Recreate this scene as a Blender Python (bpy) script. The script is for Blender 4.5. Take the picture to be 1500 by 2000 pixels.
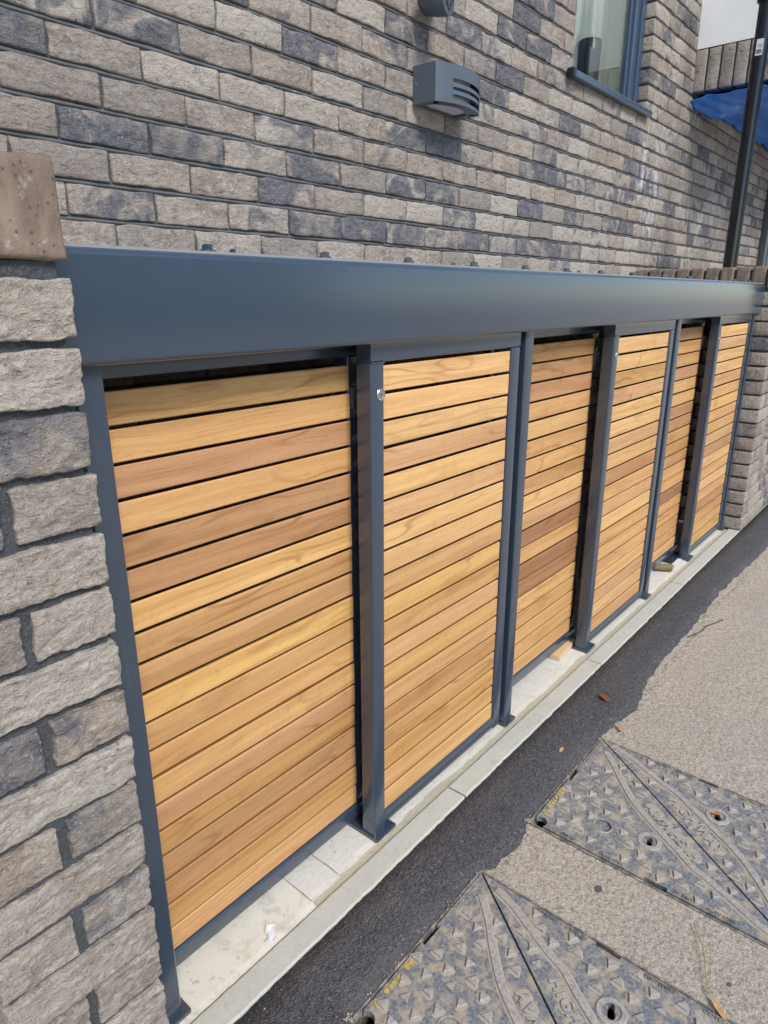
import bpy, bmesh, math, random
from mathutils import Vector, Matrix, noise
R = math.radians
scene = bpy.context.scene
for o in list(bpy.data.objects):
    bpy.data.objects.remove(o)
C = scene.collection

# ------------------------------------------------------------------ camera
# x runs along the wall, y into the wall, z up; the camera stands at the origin, 1.25 m up
CAM = Vector((0, 0, 1.25))
yaw, pit, rol = R(50.015), R(-17.525), R(-0.142)
fw = Vector((math.sin(yaw)*math.cos(pit), math.cos(yaw)*math.cos(pit), math.sin(pit)))
r0 = Vector((math.cos(yaw), -math.sin(yaw), 0)); u0 = r0.cross(fw)
rt = r0*math.cos(rol) + u0*math.sin(rol); up = -r0*math.sin(rol) + u0*math.cos(rol)
cam = bpy.data.cameras.new('camera'); camo = bpy.data.objects.new('camera', cam); C.objects.link(camo)
camo.matrix_world = Matrix.Translation(CAM) @ Matrix((rt, up, -fw)).transposed().to_4x4()
cam.sensor_fit = 'VERTICAL'; cam.sensor_height = 36; cam.lens = 1329.26/2000*36
cam.clip_start = .02; cam.clip_end = 500
scene.camera = camo

# ------------------------------------------------------------------ light
SUN = Vector((-.24, -.70, .73)).normalized()
wd = bpy.data.worlds.new('World'); scene.world = wd; wd.use_nodes = True
wn = wd.node_tree.nodes; bg = wn['Background']
sky = wn.new('ShaderNodeTexSky'); sky.sky_type = 'NISHITA'; sky.sun_disc = False
sky.sun_elevation = math.asin(SUN.z); sky.sun_rotation = math.atan2(SUN.x, SUN.y)
sky.air_density = 1.0; sky.dust_density = .7; sky.ozone_density = 2.2
wd.node_tree.links.new(sky.outputs[0], bg.inputs[0]); bg.inputs[1].default_value = .088
sl = bpy.data.lights.new('sun', 'SUN'); sl.energy = 1.5; sl.angle = R(22); sl.color = (1, .965, .90)
so = bpy.data.objects.new('sun', sl); C.objects.link(so)
so.rotation_euler = SUN.to_track_quat('Z', 'Y').to_euler(); so.location = (2, -3, 6)
vs = scene.view_settings; vs.view_transform = 'Standard'; vs.look = 'None'; vs.gamma = 1
vs.exposure = 1.26; vs.use_curve_mapping = False

# ------------------------------------------------------------------ materials
def newmat(name):
    m = bpy.data.materials.new(name); m.use_nodes = True
    return m, m.node_tree.nodes, m.node_tree.links, m.node_tree.nodes['Principled BSDF']
class NT:
    """small helper to write node graphs"""
    def __init__(s, name, rough=.8):
        s.m, s.n, s.l, s.b = newmat(name); s.b.inputs['Roughness'].default_value = rough
    def node(s, t, **kw):
        x = s.n.new(t)
        for k, v in kw.items(): setattr(x, k, v)
        return x
    def put(s, sock, v):
        if isinstance(v, bpy.types.NodeSocket): s.l.new(v, sock)
        else:
            if hasattr(sock.default_value, '__len__') and len(sock.default_value) == 4 and len(v) == 3: v = (*v, 1)
            sock.default_value = v
    def pos(s): return s.node('ShaderNodeNewGeometry').outputs['Position']
    def objc(s): return s.node('ShaderNodeTexCoord').outputs['Object']
    def info(s): return s.node('ShaderNodeObjectInfo')
    def vmul(s, a, v):
        x = s.node('ShaderNodeVectorMath', operation='MULTIPLY'); s.put(x.inputs[0], a); s.put(x.inputs[1], v); return x.outputs[0]
    def vadd(s, a, v):
        x = s.node('ShaderNodeVectorMath', operation='ADD'); s.put(x.inputs[0], a); s.put(x.inputs[1], v); return x.outputs[0]
    def math(s, op, a, b=0., c=0.):
        x = s.node('ShaderNodeMath', operation=op); s.put(x.inputs[0], a); s.put(x.inputs[1], b); s.put(x.inputs[2], c); return x.outputs[0]
    def noise(s, v, scale, detail=4., rough=.55, dist=0.):
        x = s.node('ShaderNodeTexNoise'); s.put(x.inputs['Vector'], v); s.put(x.inputs['Scale'], scale)
        s.put(x.inputs['Detail'], detail); s.put(x.inputs['Roughness'], rough); s.put(x.inputs['Distortion'], dist)
        return x.outputs['Fac']
    def voro(s, v, scale, feature='F1', out='Distance'):
        x = s.node('ShaderNodeTexVoronoi', feature=feature); s.put(x.inputs['Vector'], v); s.put(x.inputs['Scale'], scale)
        return x.outputs[out]
    def smooth(s, v, a, b, lo=0., hi=1.):
        x = s.node('ShaderNodeMapRange', interpolation_type='SMOOTHSTEP'); s.put(x.inputs['Value'], v)
        s.put(x.inputs['From Min'], a); s.put(x.inputs['From Max'], b); s.put(x.inputs['To Min'], lo); s.put(x.inputs['To Max'], hi)
        return x.outputs['Result']
    def mix(s, f, a, b, mode='MIX'):
        x = s.node('ShaderNodeMix', data_type='RGBA', blend_type=mode)
        s.put(x.inputs[0], f); s.put(x.inputs[6], a); s.put(x.inputs[7], b); return x.outputs[2]
    def bump(s, h, strength=.5, dist=.002, normal=None):
        x = s.node('ShaderNodeBump'); s.put(x.inputs['Height'], h); s.put(x.inputs['Strength'], strength); s.put(x.inputs['Distance'], dist)
        if normal is not None: s.l.new(normal, x.inputs['Normal'])
        return x.outputs['Normal']
    def col(s, v): s.put(s.b.inputs['Base Color'], v)
    def nor(s, v): s.l.new(v, s.b.inputs['Normal'])
    def set(s, **kw):
        for k, v in kw.items(): s.put(s.b.inputs[k.replace('_', ' ')], v)
M = {}
def sep(t, c):
    x = t.node('ShaderNodeSeparateXYZ'); t.l.new(c, x.inputs[0]); return x.outputs

def brick_material():
    t = NT('handmade_brick', .92); inf = t.info()
    at = t.node('ShaderNodeAttribute', attribute_name='tone')
    oc = t.node('ShaderNodeSeparateColor'); t.l.new(inf.outputs['Color'], oc.inputs[0])
    # object colour red = how much of the brick is kiln-darkened; merged bricks carry it as attribute "tone"
    dark = t.math('ADD', oc.outputs[0], at.outputs['Fac'])
    rnd = inf.outputs['Random']
    P = t.vadd(t.pos(), t.vmul(t.node('ShaderNodeCombineXYZ').outputs[0], (0, 0, 0)))
    cx = t.node('ShaderNodeCombineXYZ'); t.put(cx.inputs[0], t.math('MULTIPLY', rnd, 7.)); t.put(cx.inputs[1], t.math('MULTIPLY', rnd, 3.)); t.put(cx.inputs[2], t.math('MULTIPLY', oc.outputs[1], 5.))
    P = t.vadd(t.pos(), cx.outputs[0])
    Pz = t.vmul(P, (1., 1., 1.9))
    n1 = t.noise(P, 13., 3., .6, .4)
    n2 = t.noise(Pz, 38., 6., .68, .45)
    nf = t.noise(P, 330., 2., .6)
    ns = t.noise(P, 70., 4., .7)
    light = t.mix(t.smooth(n1, .35, .68), (.268, .216, .172), (.375, .322, .270))
    light = t.mix(t.smooth(ns, .46, .72), light, (.455, .41, .36))
    light = t.mix(t.math('MULTIPLY', rnd, .30), light, (.34, .265, .21))
    gv = t.math('ADD', oc.outputs[1], t.node('ShaderNodeAttribute', attribute_name='pale').outputs['Fac'])
    light = t.mix(t.smooth(gv, .40, 1., 0., .60), light, t.mix(ns, (.42, .368, .305), (.52, .472, .41)))
    light = t.mix(t.smooth(gv, .0, .42, .62, 0.), light, t.mix(ns, (.20, .172, .15), (.30, .268, .245)))
    drk = t.mix(t.smooth(n2, .32, .68), (.058, .064, .084), (.165, .164, .178))
    k = t.math('ADD', t.math('MULTIPLY_ADD', t.noise(P, 10.5, 3., .55, 1.2), 1.7, -.35), t.math('SUBTRACT', dark, .5))
    k = t.math('ADD', k, t.math('MULTIPLY', t.math('SUBTRACT', n2, .5), .55))
    mk = t.smooth(k, .36, .78)
    c = t.mix(t.math('MULTIPLY', mk, .92), light, t.mix(t.smooth(rnd, .3, 1., 0., .5), drk, t.mix(1., drk, (1.25, 1.12, 1.15), 'MULTIPLY')))
    c = t.mix(t.smooth(n2, .31, .45, .66, 0.), c, (.105, .094, .09))
    c = t.mix(t.math('MULTIPLY', t.smooth(t.noise(t.vmul(P, (1, 1, .6)), 5.2, 4., .7, .4), .64, .76), .5), c, (.64, .64, .65))
    c = t.mix(t.smooth(nf, .60, .72, 0., .55), c, (.58, .545, .50))
    c = t.mix(t.smooth(nf, .28, .40, .5, 0.), c, (.12, .11, .105))
    # salts that have run down the wall near the far movement joint
    px = sep(t, t.pos()); lm = t.noise(t.vmul(t.pos(), (9., 1., 3.)), 1., 5., .7, .6)
    zn = t.math('MULTIPLY', t.smooth(px[2], 1.35, 1.6), t.smooth(px[2], 2.0, 2.25, 1., 0.))
    xn = t.math('ADD', t.math('MULTIPLY', t.smooth(px[0], 5.0, 5.25), t.smooth(px[0], 5.5, 5.75, 1., 0.)), t.math('MULTIPLY', t.smooth(px[0], 3.95, 4.1), t.smooth(px[0], 4.25, 4.4, 1., 0.)))
    c = t.mix(t.math('MULTIPLY', t.math('MULTIPLY', zn, xn), t.smooth(lm, .52, .66, 0., .6)), c, (.72, .72, .72))
    t.col(c)
    b1 = t.bump(n2, 1., .011); b2 = t.bump(ns, .8, .0050, b1)
    t.nor(t.bump(nf, .6, .0020, b2)); t.set(Specular_IOR_Level=.25)
    return t.m
M['brick'] = brick_material()

t = NT('coping_brick', .9); P = t.vadd(t.pos(), t.vmul(t.info().outputs['Location'], (3., 2., 1.)))
c = t.mix(t.smooth(t.noise(t.vmul(P, (1, 1, .35)), 22., 5., .6, .4), .35, .7), (.150, .106, .080), (.265, .198, .152))
c = t.mix(t.smooth(t.noise(P, 42., 4., .65), .60, .74, 0., .6), c, (.50, .45, .38))
c = t.mix(t.smooth(t.voro(P, 90.), .10, .22, .8, 0.), c, (.07, .045, .035))
t.col(c); t.nor(t.bump(t.noise(P, 90., 6., .65), .6, .003)); M['coping'] = t.m

t = NT('grey_mortar', .9); P = t.pos()
c = t.mix(t.noise(P, 40., 6., .7), (.026, .030, .037), (.105, .112, .120))
c = t.mix(t.smooth(t.noise(P, 300., 3., .7), .56, .70, 0., .7), c, (.20, .205, .205))
t.col(c); nb = t.bump(t.noise(P, 45., 4., .7), 1., .006); t.nor(t.bump(t.noise(P, 220., 4., .7), 1., .004, nb)); M['mortar'] = t.m

t = NT('tooled_pointing', .9); P = t.pos()
c = t.mix(t.noise(P, 40., 4., .7), (.060, .066, .074), (.155, .160, .163))
c = t.mix(t.smooth(t.noise(t.vmul(P, (.5, .5, 1.)), 11., 4., .75), .64, .76, 0., .7), c, (.50, .50, .49))
t.col(c); t.nor(t.bump(t.noise(P, 160., 4., .7), .8, .003)); M['pointing'] = t.m
def paint(name, colr, rough, spec=.5, coat=0.):
    t = NT(name, rough); P = t.pos()
    n = t.noise(P, 3.2, 4., .6)
    cc = t.mix(n, tuple(v*.93 for v in colr), tuple(v*1.07 for v in colr))
    cc = t.mix(t.smooth(t.noise(P, 60., 5., .75), .62, .80, 0., .10), cc, (.34, .32, .29))
    cc = t.mix(t.smooth(t.noise(t.vmul(P, (40., 40., 2.)), 1., 3., .6), .66, .80, 0., .08), cc, (.40, .39, .37))
    t.col(cc)
    t.set(Specular_IOR_Level=spec, Coat_Weight=coat, Coat_Roughness=rough*.8)
    t.nor(t.bump(t.noise(P, 420., 2., .5), .06, .0006))
    return t.m
M['steel'] = paint('anthracite_powder_coat', (.032, .048, .073), .23, .7, .65)
M['frame_grey'] = paint('window_frame_grey', (.035, .06, .10), .30, .7, .5)
M['lamp_grey'] = paint('lamp_grey', (.080, .100, .122), .38)
M['black_gloss'] = paint('black_gloss_pipe', (.006, .007, .010), .12, .5, .3)
M['roofsheet'] = paint('grey_sheet', (.25, .26, .27), .5)

def wood_material(name, raw=False):
    t = NT(name, .62); inf = t.info()
    cx = t.node('ShaderNodeCombineXYZ'); r = inf.outputs['Random']
    t.put(cx.inputs[0], t.math('MULTIPLY', r, 31.)); t.put(cx.inputs[1], t.math('MULTIPLY', r, 17.)); t.put(cx.inputs[2], t.math('MULTIPLY', r, 11.))
    P = t.vadd(t.objc(), cx.outputs[0])
    warp = t.noise(t.vmul(P, (2.2, 5., 5.)), 1., 2., .5)
    cw = t.node('ShaderNodeCombineXYZ'); t.put(cw.inputs[2], t.math('MULTIPLY', warp, .045))
    Pg = t.vadd(P, cw.outputs[0])
    g1 = t.noise(t.vmul(Pg, (1.4, 40., 40.)), 1., 4., .6)
    g2 = t.noise(t.vmul(Pg, (9., 420., 420.)), 1., 3., .6)
    g3 = t.noise(t.vmul(Pg, (.9, 110., 110.)), 1., 3., .6)
    fleck = t.noise(t.vmul(P, (38., 16., 16.)), 1., 3., .7)
    base = inf.outputs['Color']
    dk = t.mix(1., base, (.56, .44, .34), 'MULTIPLY'); lt = t.mix(1., base, (1.02, 1.02, 1.03), 'MULTIPLY')
    c = t.mix(t.smooth(g1, .32, .66, .42, 0.), lt, dk)
    c = t.mix(t.smooth(g3, .54, .70, 0., .42), c, dk)
    c = t.mix(t.smooth(fleck, .58, .78, 0., .36), c, dk)
    c = t.mix(t.smooth(g2, .52, .72, 0., .50), c, dk)
    c = t.mix(t.smooth(t.noise(t.vmul(P, (4.5, 6., 6.)), 1., 3., .65), .55, .78, 0., .48), c, dk)
    # figure lines: contour lines of a stretched noise, strong on some boards only
    fg = t.math('FRACT', t.math('MULTIPLY', t.noise(t.vmul(P, (2.1, 13., 13.)), 1., 2., .45), 6.))
    ln = t.smooth(t.math('ABSOLUTE', t.math('SUBTRACT', fg, .5)), .0, .13, 1., 0.)
    ln = t.math('MULTIPLY', ln, t.smooth(t.noise(t.vmul(P, (3., 20., 20.)), 1., 2., .5), .40, .62))
    c = t.mix(t.math('MULTIPLY', ln, t.smooth(r, .30, .75, .05, .55)), c, t.mix(1., base, (.42, .30, .22), 'MULTIPLY'))
    c = t.mix(t.smooth(t.noise(t.vmul(P, (60., 300., 300.)), 1., 2., .6), .60, .72, 0., .35), c, dk)
    t.col(c); t.nor(t.bump(g2, .25, .0006)); t.set(Specular_IOR_Level=.28)
    return t.m
M['wood'] = wood_material('oiled_hardwood')

t = NT('cream_screed', .85); P = t.pos()
c = t.mix(t.noise(P, 7., 6., .6), (.56, .52, .43), (.70, .655, .56))
c = t.mix(t.smooth(t.noise(P, 130., 4., .7), .60, .74, 0., .6), c, (.33, .30, .24))
c = t.mix(t.smooth(t.noise(P, 16., 5., .72, .6), .48, .68, 0., .65), c, (.37, .34, .275))
c = t.mix(t.smooth(t.noise(P, 48., 5., .75), .58, .70, 0., .7), c, (.25, .225, .18))
t.col(c); t.nor(t.bump(t.noise(P, 90., 6., .65), .35, .002)); M['screed'] = t.m
t = NT('rough_slab', .9); P = t.pos()
c = t.mix(t.noise(P, 12., 7., .68, .4), (.50, .48, .42), (.68, .65, .57))
c = t.mix(t.smooth(t.noise(P, 55., 6., .75), .56, .72, 0., .75), c, (.27, .26, .225))
c = t.mix(t.smooth(t.noise(P, 9., 6., .72, .8), .55, .72, 0., .5), c, (.36, .34, .27))
t.col(c); t.nor(t.bump(t.noise(P, 60., 7., .7), .6, .005)); M['slab'] = t.m
t = NT('sandy_bedding', .95); P = t.pos()
c = t.mix(t.noise(P, 15., 6., .7), (.38, .34, .25), (.52, .475, .36))
t.col(c); t.nor(t.bump(t.noise(P, 70., 7., .7), .7, .006)); M['bedding'] = t.m
t = NT('pale_edging', .85); P = t.pos()
c = t.mix(t.noise(P, 14., 6., .65), (.37, .365, .31), (.52, .51, .445))
c = t.mix(t.smooth(t.noise(P, 75., 5., .75), .54, .70, 0., .6), c, (.29, .285, .245))
c = t.mix(t.smooth(t.noise(P, 11., 5., .7), .52, .70, 0., .55), c, (.45, .40, .30))
t.col(c); t.nor(t.bump(t.noise(P, 80., 6., .7), .5, .003)); M['edging'] = t.m

t = NT('new_asphalt', .86); P = t.pos()
v = t.voro(P, 210., 'F1'); vc = t.voro(P, 210., 'F1', 'Color')
vs2 = t.node('ShaderNodeSeparateColor'); t.l.new(vc, vs2.inputs[0])
c = t.mix(vs2.outputs[0], (.040, .039, .042), (.100, .095, .098))
c = t.mix(t.smooth(vs2.outputs[1], .975, .985), c, (.15, .14, .13))
c = t.mix(t.smooth(t.noise(P, 2.6, 6., .65), .48, .74, 0., .5), c, (.125, .116, .112))
c = t.mix(t.smooth(t.noise(P, 420., 2., .5), .64, .72, 0., .5), c, (.16, .15, .15))
t.col(c)
nb = t.bump(v, .8, .004); nb = t.bump(t.noise(P, 95., 4., .7), .8, .005, nb)
t.nor(nb); t.set(Specular_IOR_Level=.45); M['asphalt'] = t.m

t = NT('weathered_concrete', .93); P = t.pos()
vc = t.voro(P, 190., 'F1', 'Color'); vd = t.voro(P, 190., 'F1')
s2 = t.node('ShaderNodeSeparateColor'); t.l.new(vc, s2.inputs[0])
na = t.noise(P, 75., 5., .72); nb_ = t.noise(P, 300., 3., .65)
c = t.mix(t.noise(P, 5., 4., .65), (.415, .360, .282), (.535, .475, .390))
c = t.mix(t.smooth(s2.outputs[0], .0, 1., 0., .50), c, (.545, .495, .415))
c = t.mix(t.smooth(s2.outputs[1], .80, .90, 0., .70), c, (.26, .225, .18))
c = t.mix(t.smooth(s2.outputs[2], .90, .95, 0., .7), c, (.45, .33, .225))
c = t.mix(t.smooth(vd, .45, .75, 0., .45), c, (.26, .23, .19))
c = t.mix(t.smooth(na, .28, .44, .65, 0.), c, (.16, .142, .115))
c = t.mix(t.smooth(nb_, .60, .72, 0., .45), c, (.18, .163, .137))
c = t.mix(t.smooth(nb_, .30, .42, .4, 0.), c, (.50, .46, .40))
c = t.mix(t.smooth(t.noise(P, 1.7, 4., .7, .3), .50, .72, 0., .45), c, (.30, .288, .262))
t.col(c); nb = t.bump(na, .6, .005); nb = t.bump(vd, -.5, .003, nb) if False else t.bump(nb_, .9, .003, nb); t.nor(nb); t.set(Specular_IOR_Level=.2)
M['pavement'] = t.m

def iron(name, a, b, dirt):
    t = NT(name, .55); P = t.pos()
    n = t.noise(P, 34., 6., .68, .3)
    c = t.mix(t.smooth(t.noise(P, 150., 4., .7), .35, .68), a, b)
    c = t.mix(t.smooth(n, .44, .64, 0., dirt), c, (.37, .31, .23))
    c = t.mix(t.smooth(t.noise(P, 12., 5., .7, .5), .60, .76, 0., .7*dirt), c, (.50, .44, .35))
    c = t.mix(t.smooth(t.noise(P, 21., 5., .6), .66, .74, 0., .5), c, (.28, .155, .075))
    t.col(c); t.put(t.b.inputs['Roughness'], t.smooth(n, .3, .7, .42, .85)); t.set(Metallic=.12, Specular_IOR_Level=.5)
    t.nor(t.bump(t.noise(P, 110., 6., .7), .5, .0025)); return t.m
M['iron'] = iron('worn_cast_iron', (.108, .118, .132), (.26, .265, .27), 1.)
M['iron_raised'] = iron('worn_cast_iron_raised', (.275, .252, .228), (.43, .40, .36), .15)
M['iron_frame'] = iron('cast_iron_frame', (.10, .10, .10), (.19, .165, .14), .9)

def plain(name, c, rough=.6, vary=.12, bump=0., metal=0., spec=.5, scale=25.):
    t = NT(name, rough); P = t.pos()
    t.col(t.mix(t.noise(P, scale, 5., .6), tuple(v*(1-vary) for v in c), tuple(v*(1+vary) for v in c)))
    t.set(Metallic=metal, Specular_IOR_Level=spec)
    if bump: t.nor(t.bump(t.noise(P, 140., 5., .65), bump, .002))
    return t.m
M['dust'] = plain('trodden_dust', (.36, .31, .24), .95, .3, .5, scale=70.)
M['yellow'] = plain('yellow_paint', (.42, .31, .075), .8, .45, .7, scale=160.)
M['render'] = plain('white_render', (.88, .87, .84), .9, .07, .35, scale=5.)
M['pit'] = plain('pit_soil', (.012, .011, .010), .95)
M['chrome'] = plain('chrome', (.62, .62, .62), .24, .03, metal=1.)
M['brass'] = plain('brass', (.70, .56, .28), .3, .05, metal=1.)
M['black'] = plain('black_plastic', (.012, .012, .013), .35)
M['lens'] = plain('dark_lens', (.01, .011, .014), .08, spec=.8)
M['diffuser'] = plain('frosted_diffuser', (.62, .58, .63), .45, .03)
M['paper'] = plain('white_paper', (.66, .66, .68), .8, .04)
M['ink'] = plain('printed_ink', (.03, .032, .036), .5, .3)
M['pine'] = plain('raw_pine', (.62, .43, .24), .7, .12, .2)
M['leaf_brown'] = plain('dry_leaf', (.24, .085, .035), .7, .3, .4, scale=90.)
M['leaf_orange'] = plain('orange_leaf', (.55, .21, .04), .6, .2, .3, scale=90.)
M['leaf_tan'] = plain('tan_leaf', (.50, .29, .13), .7, .2, .3, scale=90.)
M['twig'] = plain('twig', (.11, .07, .04), .8, .2)
M['stalk'] = plain('green_stalk', (.30, .31, .07), .6, .2)
M['olive'] = plain('olive_husk', (.20, .15, .06), .75, .35, .7, scale=120.)
M['grit'] = plain('pale_grit', (.42, .375, .30), .8, .2)
M['gum'] = plain('old_gum', (.075, .08, .09), .8, .2)
M['room'] = plain('pale_room', (.62, .66, .60), .9, .04)
M['reflection_sheet'] = plain('painted_reflection', (.74, .79, .70), .9, .05)  # pale tone that imitates the bright reflection in the window glass
M['pot'] = plain('dark_pot', (.02, .028, .045), .35)
M['door_grey'] = paint('grey_door', (.06, .075, .08), .45)
t = NT('blue_tarpaulin', .32); P = t.pos()
wv = t.math('SINE', t.math('MULTIPLY', sep(t, P)[0], 1400.))
t.col(t.mix(t.noise(P, 9., 5., .6), (.018, .17, .74), (.035, .25, .88)))
nb = t.bump(t.noise(P, 26., 5., .6, .8), .6, .012); t.nor(t.bump(wv, .15, .0006, nb)); t.set(Specular_IOR_Level=.5); M['tarp'] = t.m
t = NT('window_glass', .01); t.col((.86, .90, .88)); t.set(Transmission_Weight=1., IOR=1.48); M['glass'] = t.m

# ------------------------------------------------------------------ object helpers
WL = {}                                    # world position of every object's origin
def wl(o): return WL.get(o.name, Vector((0, 0, 0)))
def link(o, loc, parent):
    C.objects.link(o); loc = Vector(loc); WL[o.name] = loc
    if parent is not None: o.parent = parent; o.location = loc - wl(parent)
    else: o.location = loc
    return o
def tag(o, label=None, cat=None, group=None, kind=None):
    if label: o['label'] = label
    if cat: o['category'] = cat
    if group: o['group'] = group
    if kind: o['kind'] = kind
    return o
def thing(name, loc, label, cat, group=None):
    o = bpy.data.objects.new(name, None); o.empty_display_size = .05
    return tag(link(o, loc, None), label, cat, group)
def obj(name, me, mat=None, loc=(0, 0, 0), parent=None):
    if mat is not None and not me.materials: me.materials.append(M[mat])
    return link(bpy.data.objects.new(name, me), loc, parent)
def shade(me, on=True):
    for p in me.polygons: p.use_smooth = on
    return me
class MB:
    def __init__(s): s.v = []; s.f = []
    def add(s, v, f):
        k = len(s.v); s.v += [tuple(p) for p in v]; s.f += [tuple(i+k for i in q) for q in f]; return s
    def box(s, x0, x1, y0, y1, z0, z1):
        v = [(x, y, z) for z in (z0, z1) for y in (y0, y1) for x in (x0, x1)]
        return s.add(v, [(0, 2, 3, 1), (4, 5, 7, 6), (0, 1, 5, 4), (2, 6, 7, 3), (0, 4, 6, 2), (1, 3, 7, 5)])
    def rbox(s, x0, x1, y0, y1, z0, z1, r=.003, axis='z', n=3):
        """box with rounded long edges, a tube along axis"""
        lim = {'x': ((y0, y1), (z0, z1), (x0, x1)), 'y': ((z0, z1), (x0, x1), (y0, y1)), 'z': ((x0, x1), (y0, y1), (z0, z1))}[axis]
        (a0, a1), (b0, b1), (c0, c1) = lim; ring = []
        for (ca, cb, st) in ((a1-r, b1-r, 0), (a0+r, b1-r, 90), (a0+r, b0+r, 180), (a1-r, b0+r, 270)):
            for i in range(n+1):
                an = R(st+90*i/n); ring.append((ca+r*math.cos(an), cb+r*math.sin(an)))
        def P(a, b, c): return {'x': (c, a, b), 'y': (b, c, a), 'z': (a, b, c)}[axis]
        m = len(ring); v = [P(a, b, c0) for a, b in ring]+[P(a, b, c1) for a, b in ring]
        f = [(i, (i+1) % m, m+(i+1) % m, m+i) for i in range(m)]+[tuple(range(m-1, -1, -1)), tuple(range(m, 2*m))]
        return s.add(v, f)
    def prism(s, pts, z0, z1):
        m = len(pts); v = [(x, y, z0) for x, y in pts]+[(x, y, z1) for x, y in pts]
        return s.add(v, [(i, (i+1) % m, m+(i+1) % m, m+i) for i in range(m)]+[tuple(range(m-1, -1, -1)), tuple(range(m, 2*m))])
    def cyl(s, c, ax, r0_, r1_, h, n=20):
        ax = Vector(ax).normalized(); q = ax.to_track_quat('Z', 'Y'); c = Vector(c); v = []
        for rr, zz in ((r0_, 0), (r1_, h)):
            for i in range(n):
                a = 2*math.pi*i/n; v.append(c+q @ Vector((rr*math.cos(a), rr*math.sin(a), zz)))
        return s.add(v, [(i, (i+1) % n, n+(i+1) % n, n+i) for i in range(n)]+[tuple(range(n-1, -1, -1)), tuple(range(n, 2*n))])
    def lathe(s, c, ax, prof, n=24):
        ax = Vector(ax).normalized(); q = ax.to_track_quat('Z', 'Y'); c = Vector(c); v = []; f = []
        for rr, zz in prof:
            for i in range(n):
                a = 2*math.pi*i/n; v.append(c+q @ Vector((rr*math.cos(a), rr*math.sin(a), zz)))
        for j in range(len(prof)-1):
            for i in range(n): f.append((j*n+i, j*n+(i+1) % n, (j+1)*n+(i+1) % n, (j+1)*n+i))
        f += [tuple(range(n-1, -1, -1)), tuple(range((len(prof)-1)*n, len(prof)*n))]
        return s.add(v, f)
    def tube(s, pts, rr, n=6):
        pts = [Vector(p) for p in pts]; rings = []
        for i, p in enumerate(pts):
            d = (pts[min(i+1, len(pts)-1)]-pts[max(i-1, 0)]).normalized(); q = d.to_track_quat('Z', 'Y')
            ri = rr[i] if hasattr(rr, '__len__') else rr
            rings.append([p+q @ Vector((ri*math.cos(2*math.pi*k/n), ri*math.sin(2*math.pi*k/n), 0)) for k in range(n)])
        v = [x for r_ in rings for x in r_]; f = []
        for j in range(len(pts)-1):
            for i in range(n): f.append((j*n+i, j*n+(i+1) % n, (j+1)*n+(i+1) % n, (j+1)*n+i))
        f += [tuple(range(n-1, -1, -1)), tuple(range((len(pts)-1)*n, len(pts)*n))]
        return s.add(v, f)
    def mesh(s, name, smooth=False, fix=False):
        me = bpy.data.meshes.new(name); me.from_pydata(s.v, [], s.f); me.update()
        if fix:
            b = bmesh.new(); b.from_mesh(me); bmesh.ops.recalc_face_normals(b, faces=b.faces); b.to_mesh(me); b.free()
        if smooth: shade(me)
        return me
def part(name, mb, mat, parent=None, origin=None, smooth=False, angle=None):
    """links a builder holding WORLD coordinates as one object whose origin lies at its parent (or at origin)"""
    o0 = Vector(origin) if origin is not None else (wl(parent) if parent is not None else Vector((0, 0, 0)))
    mb.v = [tuple(Vector(p)-o0) for p in mb.v]
    me = mb.mesh(name, smooth or angle is not None, True)
    if angle is not None:
        b = bmesh.new(); b.from_mesh(me)
        for e in b.edges:
            if len(e.link_faces) == 2 and e.calc_face_angle(0) > R(angle): e.smooth = False
        b.to_mesh(me); b.free()
    return obj(name, me, mat, o0, parent)
def gridlines(h, r, n):
    inner = [-(h-r)+2*(h-r)*i/n for i in range(n+1)]
    return [-h]+inner+[h]
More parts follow.
